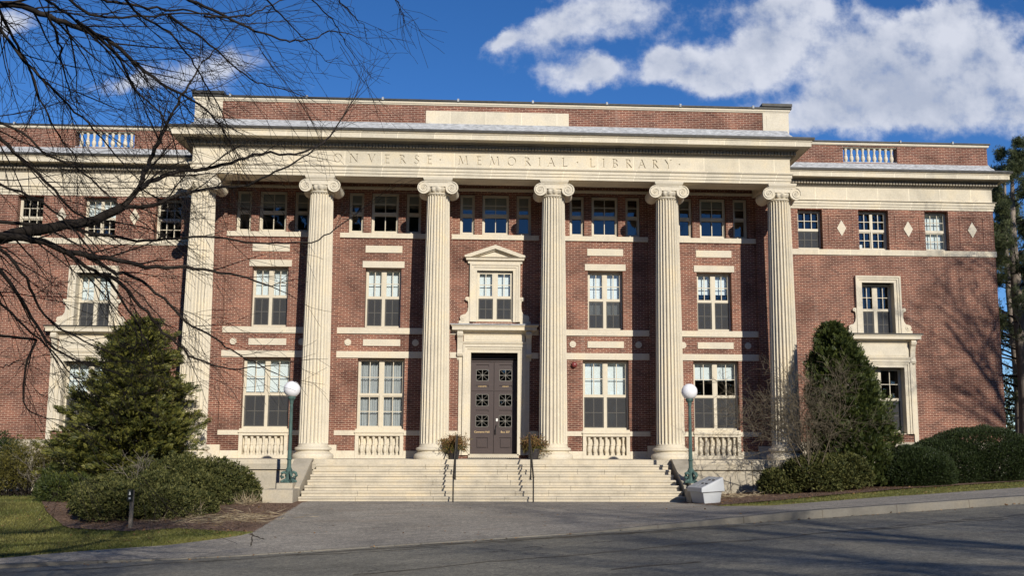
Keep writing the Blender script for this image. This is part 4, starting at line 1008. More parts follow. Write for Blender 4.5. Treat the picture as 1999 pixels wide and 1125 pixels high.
# tar-filled cracks on the road
g = np.random.default_rng(5); tw = []
def crack(p0, p1, w, wob=.12):
    n = max(8, int(math.dist(p0, p1)/.12)); P = []; o = 0
    for k in range(n+1):
        t_ = k/n; o = o*.8+g.normal(0, wob*.35); x = p0[0]+(p1[0]-p0[0])*t_; y = p0[1]+(p1[1]-p0[1])*t_+o; P.append((x, y))
    V = []; F = []
    for k, (x, y) in enumerate(P):
        ww = 1.8*w*(.4+.9*g.random()); yk = y_kerb(x); z = (z_road(x) if y < yk else gz(x, y)+.012)+.005; V += [(x, y-ww/2, z), (x+.01, y+ww/2, z)]
    for k in range(n): F.append((2*k, 2*k+2, 2*k+3, 2*k+1))
    tw.append((np.array(V), np.array(F)))
crack((-3.6, -12.25), (4.4, -11.75), .05, .10); crack((-1.4, -12.05), (3.0, -11.75), .04, .16); crack((.0, -12.3), (5.5, -11.8), .03, .16); crack((-9, -12.6), (-1, -12.45), .035, .1)
crack((-2.0, -15.6), (3.2, -14.3), .035); crack((3.2, -14.3), (8.5, -13.2), .03); crack((4.8, -13.9), (9.5, -12.8), .025); crack((1.4, -16.6), (2.6, -16.4), .05, .1); crack((-4.9, -9.2), (-4.5, -11.0), .04, .1); crack((-4.93, -9.3), (-4.45, -10.1), .05, .2)
off = 0; VV = []; FF = []
for v, f in tw: VV.append(v); FF.append(f+off); off += len(v)
structure(np_mesh('tar_seam', np.concatenate(VV), np.concatenate(FF), SEAL))

# grass blades and mulch chips
def scatter(n, x0, x1, ya, yb, g, dz=0.):
    x = g.uniform(x0, x1, n); a = np.array([ya(q) for q in x]); b = np.array([yb(q) for q in x]); y = a+(b-a)*g.random(n)
    return np.stack([x, y, np.array([gz(p, q) for p, q in zip(x, y)])+dz], 1)
def blades(name, P, h, mat, w=.012, lean=.5):
    n = len(P); D = np.stack([NR.normal(0, lean, n), NR.normal(0, lean, n), np.ones(n)], 1)
    V, F = leaves(P, D, h*NR.uniform(.6, 1.3, n), w); tt = NR.random(n)
    cl = np.sin(P[:, 0]*2.3+np.sin(P[:, 1]*1.7)*2)*.35+np.sin(P[:, 1]*3.1+P[:, 0]*.9)*.25+.5
    return np_mesh(name, V, F, mat, None, np.repeat(np.clip(tt*.6+cl*.5, 0, 1), 4))
structure(blades('grass', np.concatenate([scatter(36000, -13.5, -4.95, lawn_front, lawn_back, NR, -.025), scatter(5000, -17, -13.5, lambda x: -11, lambda x: .5, NR, -.025)]), .06, GRASSM), 'stuff')
structure(blades('grass', np.concatenate([scatter(16000, 5.2, 18, lambda x: walk_back(x)+.04, lambda x: mul_front(x)+.15, NR, -.025)]), .045, GRASSM), 'stuff')
P = np.concatenate([scatter(7000, -11, -4.95, lawn_back, lambda x: min(-1.3, lawn_back(x)+4.5), NR, .015), scatter(5000, 5.1, 12, mul_front, lambda x: -1.2, NR, .015)])
n = len(P); D = np.stack([NR.normal(size=n), NR.normal(size=n), NR.normal(0, .15, n)], 1); V, F = leaves(P, D, NR.uniform(.02, .09, n), NR.uniform(.008, .03, n), np.tile([0, 0, 1.], (n, 1))+NR.normal(0, .3, (n, 3)))
structure(np_mesh('mulch_chips', V, F, CHIPM, None, np.repeat(NR.random(n)**1.5, 4)), 'stuff')
def litter(P, name):
    n = len(P); D = np.stack([NR.normal(size=n), NR.normal(size=n), NR.normal(0, .25, n)], 1); V, F = leaves(P, D, NR.uniform(.03, .075, n), NR.uniform(.02, .045, n), np.tile([0, 0, 1.], (n, 1))+NR.normal(0, .35, (n, 3)))
    structure(np_mesh(name, V, F, LEAF_DRY, None, np.repeat(NR.random(n), 4)), 'stuff')
yk = lambda d: (lambda x: y_kerb(x)+d)
kg = NR.uniform(-9, 11, 160); kp = np.stack([kg, np.array([y_kerb(q) for q in kg])-np.abs(NR.normal(0, .12, 160))-.05, np.array([z_road(q) for q in kg])+.012], 1)
litter(np.concatenate([kp, scatter(110, -4.9, 5, lambda x: -11, lambda x: -3.7, NR, .02), scatter(260, -13, -5, lawn_front, lawn_back, NR, .03), scatter(160, 5.2, 16, lambda x: walk_back(x)-.4, mul_front, NR, .025), scatter(500, -11, -5, lawn_back, lambda x: -2.5, NR, .03), scatter(400, 5.1, 12, mul_front, lambda x: -1.4, NR, .03)]), 'fallen_leaves')
def straw_clump(name, cx, cy, rx, ry, n, flat, label, L=.45):
    g = np.random.default_rng(int(abs(cx*100))); x = cx+g.normal(0, rx, n); y = cy+g.normal(0, ry, n); z = np.array([gz(a, b) for a, b in zip(x, y)])+.015
    D = np.stack([g.normal(0, 1, n), g.normal(0, .6, n), np.abs(g.normal(0, flat, n))], 1)
    V, F = leaves(np.stack([x, y, z], 1), D, L*g.uniform(.4, 1.2, n), .011, g=g); tag(np_mesh(name, V, F, STRAW, None, np.repeat(g.random(n), 4)), label, 'dry grass', 'dead grass clumps in the beds')
straw_clump('dry_grass', -6.2, -6.9, .75, .5, 420, .12, 'flattened straw coloured grass lying on the mulch near the apron edge')
straw_clump('dry_grass', -6.25, -4.2, .16, .12, 170, 1.2, 'small upright straw tuft beside the left lamp pedestal', .35)
straw_clump('dry_grass', -6.9, -6.6, .12, .1, 60, 1.6, 'few pale upright stalks in front of the low left bush', .4)
straw_clump('dry_grass', 6.6, -2.6, .5, .25, 260, .3, 'pale dead grass behind the grey grit bin', .35)
# ------------------------------------------------------------------ evergreens and shrubs
def feathery_conifer():
    g = np.random.default_rng(21); x0, y0 = -10.25, -1.6; z0 = gz(x0, y0); Ht = 4.95
    t = thing('conifer', 'tall shaggy olive green conifer hiding the foot of the left end column', 'conifer', (x0, y0, z0))
    tubes = []; P = []; D = []; Nn = []
    tubes.append((np.array([(x0+.15*k/6, y0, z0-.1+k*Ht/6.2) for k in range(7)]), np.linspace(.11, .02, 7)))
    for k in range(330):
        h = min(.995, max(0., k/330+g.normal(0, .02))); zb = z0+.2+h*(Ht-.25)
        rmax = 2.12*(1-h)**.58*(1.0 if h > .12 else .92)+.12
        rmax *= 1+.16*math.sin(k*1.7)+.10*math.sin(k*.61+1)
        a = k*2.39996+g.uniform(-.35, .35); L = rmax*g.choice([g.uniform(.45, .85), g.uniform(.85, 1.12)])
        if math.cos(a) > .2: L *= 1.0
        if math.cos(a) < 0 and h > .5: L *= .85
        d = np.array([math.cos(a), math.sin(a), .30+.5*h+g.normal(0, .16)]); d /= np.linalg.norm(d)
        pts = [np.array([x0+.15*h, y0, zb])]
        for q in range(6): d = d+np.array([0, 0, -.05 if q < 4 else .05])+g.normal(0, .05, 3); d /= np.linalg.norm(d); pts.append(pts[-1]+d*L/6)
        tubes.append((np.array(pts), np.linspace(.022, .005, 7)))
        ns = int(14+L*36)
        for q in range(ns):
            u = g.uniform(.22, 1.0)**.75; i = min(5, int(u*6)); f = u*6-i; p = pts[i]*(1-f)+pts[i+1]*f; dd = pts[i+1]-pts[i]; dd /= np.linalg.norm(dd)
            side = np.cross(dd, [0, 0, 1.]); side /= np.linalg.norm(side); s = g.uniform(-1, 1)
            sd = dd*g.uniform(.5, 1.0)+side*s*.9+np.array([0, 0, g.uniform(-.22, .30)])
            P.append(p+side*s*.16*L*.5+g.normal(0, .04, 3)); D.append(sd/np.linalg.norm(sd)); Nn.append(np.array([g.normal(0, .8)+math.cos(a)*.4, g.normal(0, .8)+math.sin(a)*.4-.3, .6]))
    for q in range(7500):                                                 # loose sprays filling the outline
        h = g.random()**1.15; a = g.uniform(0, 6.28); r = (1.92*(1-h)**.62+.06)*(1+.22*math.sin(3*a+9*h)+.17*math.sin(7*a-17*h)+.13*math.sin(23*h+2*a))*g.uniform(.35, 1.0)**.5
        P.append(np.array([x0+.15*h+r*math.cos(a), y0+r*math.sin(a), z0+.12+h*(Ht-.15)])); v = np.array([math.cos(a), math.sin(a), .45])+g.normal(0, .45, 3); D.append(v/np.linalg.norm(v)); Nn.append(g.normal(0, 1, 3)+np.array([0, 0, .4]))
    P = np.array(P); D = np.array(D); Nn = np.array(Nn); Nn /= np.linalg.norm(Nn, axis=1)[:, None]
    keep(tubes_mesh('trunk', tubes, BARK, None, 5), t)
    S = np.cross(D, Nn); S /= np.linalg.norm(S, axis=1)[:, None]; n = len(P); Ls = g.uniform(.10, .22, n); parts = []; tints = []
    tb = g.beta(1.6, 2.2, n)
    for j in range(9):                                                    # flat fan sprays of scale leaves
        u = j/8*.8; sgn = (-1)**j; ang = 0 if j == 8 else sgn*(.55+.25*g.random(n))
        Pj = P+D*(Ls*u)[:, None]; Dj = D*np.cos(ang)[:, None]+S*np.sin(ang)[:, None] if j < 8 else D
        Dj = Dj+g.normal(0, .10, (n, 3)); parts.append(leaves(Pj, Dj, Ls*(.62-.35*u), Ls*.11+.007, Nn, g, -.04)); tints.append(np.clip(tb+g.normal(0, .12, n), 0, 1))
    keep(leaf_mesh('foliage', parts, LEAF_HINOKI, None, tints), t)
feathery_conifer()

def arborvitae():
    g = np.random.default_rng(31); x0, y0 = 10.5, -1.3; z0 = gz(x0, y0); Ht = 4.75
    t = thing('arborvitae', 'dense dark green upright conifer right of the last column, against the right wing', 'conifer', (x0, y0, z0))
    tubes = [(np.array([(x0-.1+.0*k, y0, z0-.1+k*Ht/6.5) for k in range(7)]), np.linspace(.10, .02, 7))]
    n = 21000; h = g.random(n)**.9; a = g.uniform(0, 2*math.pi, n)
    rm = np.interp(h, [0, .08, .3, .55, .75, .9, 1], [1.02, 1.18, 1.15, .96, .74, .45, .05])*(1+.10*np.sin(3*a+7*h)+.08*np.sin(11*h*3+5*a)+.05*np.sin(9*a+23*h))
    lump = g.normal(0, .07, n)+.07*np.sin(31*h+9*a)*np.sin(4*a); r = rm*(g.random(n)**.28)+lump
    cx = x0+np.interp(h, [0, .4, 1], [.1, .0, -.42])
    P = np.stack([cx+r*np.cos(a), y0+r*np.sin(a)*.95, z0+.05+h*Ht], 1)
    D = np.stack([np.cos(a)*.75, np.sin(a)*.75, np.full(n, .8)], 1)+g.normal(0, .35, (n, 3)); D /= np.linalg.norm(D, axis=1)[:, None]
    for k in range(60):
        hh = g.random(); aa = g.uniform(0, 6.28); rr = np.interp(hh, [0, .3, .75, 1], [.9, 1.0, .6, .05]); x_ = x0+np.interp(hh, [0, .4, 1], [.1, 0, -.42])
        tubes.append((np.linspace([x0-.05, y0, z0+hh*Ht*.8], [x_+rr*math.cos(aa), y0+rr*math.sin(aa), z0+hh*Ht+.15], 7), np.linspace(.018, .005, 7)))
    keep(tubes_mesh('trunk', tubes, BARK, None, 4), t)
    Nn = rand_dirs(n, g); S = np.cross(D, Nn); S /= np.linalg.norm(S, axis=1)[:, None]; parts = []; tints = []; Ls = g.uniform(.09, .19, n); tb = g.beta(1.6, 2.4, n)
    for j in range(5):
        ang = (-1)**j*(.55 if j < 4 else 0)+g.normal(0, .1, n); Dj = D*np.cos(ang)[:, None]+S*np.sin(ang)[:, None]
        parts.append(leaves(P+D*(Ls*j*.18)[:, None], Dj, Ls*(.7-.08*j), Ls*.16+.012, Nn, g)); tints.append(np.clip(tb+g.normal(0, .12, n), 0, 1))
    keep(leaf_mesh('foliage', parts, LEAF_ARBOR, None, tints), t)
arborvitae()

def mound(name, label, cat, lobes, n, L, W, mat, seed, group=None, upward=.3, spread=.6, whorl=1, stems=True, shell=.35, lump=1.0):
    g = np.random.default_rng(seed); x0, y0 = lobes[0][0], lobes[0][1]; z0 = gz(x0, y0)
    t = thing(name, label, cat, (x0, y0, z0), group); vol = np.array([l[3]*l[4]*l[5] for l in lobes])**(2/3); cnt = (n*vol/vol.sum()).astype(int)
    P = []; D = []
    for (cx, cy, cz, rx, ry, rz), c in zip(lobes, cnt):
        zb = gz(cx, cy); d = rand_dirs(int(c*1.7), g); d = d[d[:, 2] > -.55][:c]; k = len(d)
        q = (1-shell*g.random(k)**1.6); bump = 1+lump*(.07*np.sin(5*d[:, 0]+4*d[:, 2]+cx)+.06*np.sin(9*d[:, 1]+7*d[:, 2])+.05*np.sin(17*d[:, 0]-13*d[:, 2]))
        p = np.stack([cx+d[:, 0]*rx*q*bump, cy+d[:, 1]*ry*q*bump, zb+cz+d[:, 2]*rz*q*bump], 1); p[:, 2] = np.maximum(p[:, 2], zb+.02)
        P.append(p); nrm = d/np.array([rx, ry, rz]); nrm /= np.linalg.norm(nrm, axis=1)[:, None]; D.append(nrm)
    P = np.concatenate(P); D = np.concatenate(D)+np.array([0, 0, upward]); m_ = len(P); tb = g.beta(1.5, 2.2, m_); parts = []; tints = []
    for w in range(whorl):
        Dj = D+g.normal(0, spread, (m_, 3)); parts.append(leaves(P, Dj, L*g.uniform(.7, 1.3, m_), W*g.uniform(.8, 1.2, m_), g=g)); tints.append(np.clip(tb+g.normal(0, .15, m_), 0, 1))
    if stems:
        tw = []
        for (cx, cy, cz, rx, ry, rz) in lobes:
            zb = gz(cx, cy)
            for k in range(26):
                d = rand_dirs(1, g)[0]; d[2] = abs(d[2])*.9+.1; e = np.array([cx+d[0]*rx*.78, cy+d[1]*ry*.78, zb+cz+d[2]*rz*.78]); s = np.array([cx+d[0]*.15, cy+d[1]*.15, zb-.03])
                mid = (s+e)/2+g.normal(0, .08, 3); tw.append((np.array([s, (s+mid)/2+g.normal(0, .03, 3), mid, (mid+e)/2+g.normal(0, .03, 3), e]), np.linspace(.016, .004, 5)))
        keep(tubes_mesh('stems', tw, BARK, None, 4), t)
    keep(leaf_mesh('foliage', parts, mat, None, tints), t); return t
mound('rhododendron', 'low broad leaved green bush between the left conifer and the left lamp', 'shrub', [(-8.05, -3.6, .42, 1.25, .9, .74), (-7.2, -3.4, .38, 1.0, .85, .72), (-6.7, -2.9, .24, .5, .45, .42), (-8.9, -3.9, .4, .9, .9, .62), (-7.6, -4.3, .3, 1.0, .6, .5)], 19000, .075, .028, LEAF_RHODO, 41, whorl=3, spread=.8, upward=.15, shell=.45)
mound('rhododendron', 'dark front bush at the lawn edge behind the marker post', 'shrub', [(-8.6, -6.6, .30, .95, .75, .50), (-7.5, -6.4, .26, .8, .7, .44), (-9.25, -5.8, .34, .7, .7, .52), (-8.0, -5.7, .36, 1.0, .7, .56), (-7.0, -5.9, .2, .5, .5, .34)], 17000, .070, .026, LEAF_RHODO, 42, whorl=3, spread=.8, upward=.15, shell=.45)
mound('yew_bush', 'small trailing green bush at the left foot of the shaggy conifer', 'shrub', [(-11.1, -3.3, .25, .75, .6, .45), (-11.6, -2.4, .35, .6, .6, .6)], 4500, .10, .02, LEAF_ARBOR, 43, whorl=3)
mound('golden_shrub', 'yellowish loose evergreen shrub left of the shaggy conifer', 'shrub', [(-13.4, -.6, .75, 1.0, .9, .85), (-12.6, .2, .9, .8, .8, .9), (-14.0, -.4, .45, .8, .7, .5)], 5200, .10, .022, LEAF_GOLD, 44, whorl=3, spread=.9, shell=.6)
mound('yew_hedge', 'rounded dark green yew at the left edge behind the yellowish shrub', 'hedge', [(-15.35, .9, .9, 1.1, .9, .95)], 9000, .07, .016, LEAF_YEW, 45, whorl=3, upward=.6)
mound('rhododendron', 'low glossy leaved bush under the bare shrub right of the steps', 'shrub', [(9.0, -2.6, .40, 1.0, .75, .60), (8.1, -2.4, .28, .65, .6, .42), (9.9, -2.5, .42, .65, .6, .56)], 15000, .085, .03, LEAF_RHODO, 46, whorl=3, spread=.75, upward=.15)
mound('yew_hedge', 'broad clipped dark green yew mound at the right end of the building', 'hedge', [(14.7, -.7, .42, 1.9, 1.2, 1.18), (13.5, -.9, .42, 1.2, 1.1, .88), (16.4, -.4, .32, 1.5, 1.1, .85), (17.6, -.2, .25, 1.0, .9, .62)], 64000, .07, .017, LEAF_YEW, 47, 'clipped yews before the right wing', upward=.7, whorl=3, shell=.14, lump=.45)
mound('yew_hedge', 'smaller clipped dark green yew, between the upright conifer and the broad mound', 'hedge', [(12.3, -1.7, .36, 1.1, .95, .76), (11.8, -1.6, .3, .7, .8, .62)], 26000, .07, .017, LEAF_YEW, 48, 'clipped yews before the right wing', upward=.7, whorl=3, shell=.14, lump=.45)

def bare_shrub(x, y, h, spread, n, label, mat, seed, lv=3, r0=.022, nch=(3, 6), ang=(.45, 1.15), up=.08, wig=.28):
    g = np.random.default_rng(seed); z = gz(x, y); tw = []
    for k in range(n):
        a = g.uniform(0, 6.28); s = g.uniform(.05, spread)
        twig_tree(tw, (x+g.normal(0, .12), y+g.normal(0, .12), z-.05), (math.cos(a)*s, math.sin(a)*s*.7, 1), h*g.uniform(.5, .85), r0*g.uniform(.6, 1.1), lv, g, wig, (0, 0, .02), nch, ang, .50, .0040, .3, up)
    o = tubes_mesh('bare_shrub', tw, mat, None, 3); tag(o, label, 'shrub'); return o
bare_shrub(8.75, -3.0, 3.7, .7, 9, 'tall leafless brown twiggy shrub before the upright conifer', TWIG, 51, 3, .034, (5, 9), (.5, 1.25), .05)
bare_shrub(8.1, -2.2, .9, 1.0, 4, 'small leafless shrub just left of the glossy right bush', TWIG, 52, 2, .010)
bare_shrub(-8.8, -4.6, 1.7, 1.0, 6, 'grey leafless shrub between the two low left bushes', TWIG_G, 53, 2, .017, (3, 6))
bare_shrub(-12.2, -2.0, 1.7, 1.2, 6, 'thin leafless shrub in front of the yellowish shrub', TWIG_G, 54, 2, .015, (3, 6))
bare_shrub(18.4, .6, 1.5, .9, 9, 'leafless brown bush at the far right corner by the pine trunk', TWIG, 55, 2, .012)

# ------------------------------------------------------------------ pine at the right corner
def pine(x, y, label, Ht, rad, seed, nb, trunk_r, low):
    g = np.random.default_rng(seed); z = gz(min(x, 25), y); t = thing('pine_tree', label, 'tree', (x, y, z), 'pines beyond the right wing'); tubes = []; P = []; D = []
    tr = np.array([(x+.10*math.sin(k*.8), y, z-.2+k*Ht/9) for k in range(10)]); keep(tubes_mesh('trunk', [(tr, np.linspace(trunk_r, .04, 10))], BARK_P, None, 14), t)
    for k in range(nb):
        h = low+(1-low)*(k+g.random())/nb; a = g.uniform(0, 6.28); L = rad*(1.08-h)**.55*g.uniform(.6, 1.1); d = np.array([math.cos(a), math.sin(a), g.uniform(.05, .5)])
        zb = z+h*Ht; sub = []
        twig_tree(sub, (x, y, zb), d, L, .045*(1.2-h)+.008, 2, g, .16, (0, 0, .04), (4, 7), (.4, .9), .48, .005, .35, .1); tubes += sub
        for p, r in sub:
            if len(p) == 6 and r[0] > .03: continue
            for q in range(10):
                i = g.integers(max(1, len(p)//2), len(p)); P.append(p[i]+g.normal(0, .07, 3)); D.append((p[i]-p[i-1])/np.linalg.norm(p[i]-p[i-1])+np.array([0, 0, .35]))
    keep(tubes_mesh('branches', tubes, BARK, None, 4), t); P = np.array(P); D = np.array(D); n = len(P); parts = []; tints = []; tb = g.beta(1.6, 2, n)
    for j in range(9): parts.append(leaves(P, D+g.normal(0, .75, (n, 3)), g.uniform(.11, .19, n), .014, g=g)); tints.append(np.clip(tb+g.normal(0, .1, n), 0, 1))
    keep(leaf_mesh('needles', parts, LEAF_PINE, None, tints), t)
pine(21.35, 8.0, 'tall dark green pine with a thick bare trunk at the right edge of the picture', 12.9, 2.7, 61, 74, .44, .22)
pine(23.6, 12.5, 'further pine half hidden behind the thick trunked pine', 14.0, 2.8, 62, 56, .28, .14)

# ------------------------------------------------------------------ bare trees
def bare_tree(x, y, Ht, label, seed, lv=4, r=.28, fork=.32, spread=.7, mat=BARK, nb=9, group=None):
    g = np.random.default_rng(seed); z = gz(x, y); t = thing('bare_tree', label, 'tree', (x, y, z), group)
    n = 7; tr = np.array([(x+.12*math.sin(k*1.1+seed), y+.1*math.cos(k+seed), z-.2+k*Ht*.8/n) for k in range(n+1)]); keep(tubes_mesh('trunk', [(tr, np.linspace(r, r*.25, n+1))], mat, None, 12), t); tw = []
    for k in range(nb):
        h = fork+(1-fork)*k/nb; i = min(n-1, int(h*n)); p = tr[i]+(tr[i+1]-tr[i])*(h*n-i); a = k*2.4+g.uniform(-.5, .5)
        twig_tree(tw, p, (math.cos(a)*spread*1.4, math.sin(a)*spread*1.4, .75), Ht*.48*(1.15-h*.6), r*.42*(1.1-h*.6), lv-1, g, .2, (0, 0, .0), (5, 9), (.4, .95), .55, .006, .2, .08)
    keep(tubes_mesh('crown', tw, mat, None, 3), t)
bare_tree(26.2, -15.5, 19, 'bare deciduous tree across the road casting its branch shadow on the right wing', 71, 4, .48, .3, .65, nb=12)
bare_tree(15.5, -40.5, 16, 'bare deciduous tree behind the viewer shading the right part of the road', 72, 4, .40, .36, .7, nb=12)
bare_tree(.5, -42.5, 17, 'bare deciduous tree behind the viewer shading the left part of the road', 73, 4, .36, .42, .6, nb=14)
bare_tree(26.5, 26, 9, 'small bare tree far behind the building at the right edge', 74, 3, .12, .2, .5, nb=9)

def fill_blocking_wood():  # unseen wood behind the camera, added to cut the sky fill light
    g = np.random.default_rng(91); P = []; D = []
    spots = [(-110+k*4.9+g.normal(0, 2), -64-abs(g.normal(0, 6)), g.uniform(12, 15)) for k in range(46)]
    spots += [(-8-k*5.2+g.normal(0, 1), -50-abs(g.normal(0, 4)), g.uniform(26, 33)) for k in range(18)]+[(43+k*5.2+g.normal(0, 1), -46-abs(g.normal(0, 4)), g.uniform(26, 33)) for k in range(14)]
    for x, y, h in spots:
        r = g.uniform(3.5, 5.5); n = int(34*h)
        d = rand_dirs(n, g); q = g.random(n)**.33; P.append(np.stack([x+d[:, 0]*r*q, y+d[:, 1]*r*q, -1.5+h*.5+d[:, 2]*h*.5*q], 1)); D.append(d)
    P = np.concatenate(P); D = np.concatenate(D); V, F = leaves(P, D+g.normal(0, .5, D.shape), g.uniform(1.0, 2.2, len(P)), 1.1, g=g)
    structure(np_mesh('fill_blocking_wood', V, F, LEAF_YEW, None, np.repeat(g.random(len(P)), 4)), 'stuff')
fill_blocking_wood()
mound('laurel', 'dark evergreen bush far behind the pine trunk beside the building corner', 'shrub', [(23.0, 15.0, .9, 2.4, 1.6, 2.6), (25.5, 16.0, .9, 2.4, 1.6, 3.4)], 6000, .16, .06, LEAF_PINE, 49, whorl=3)
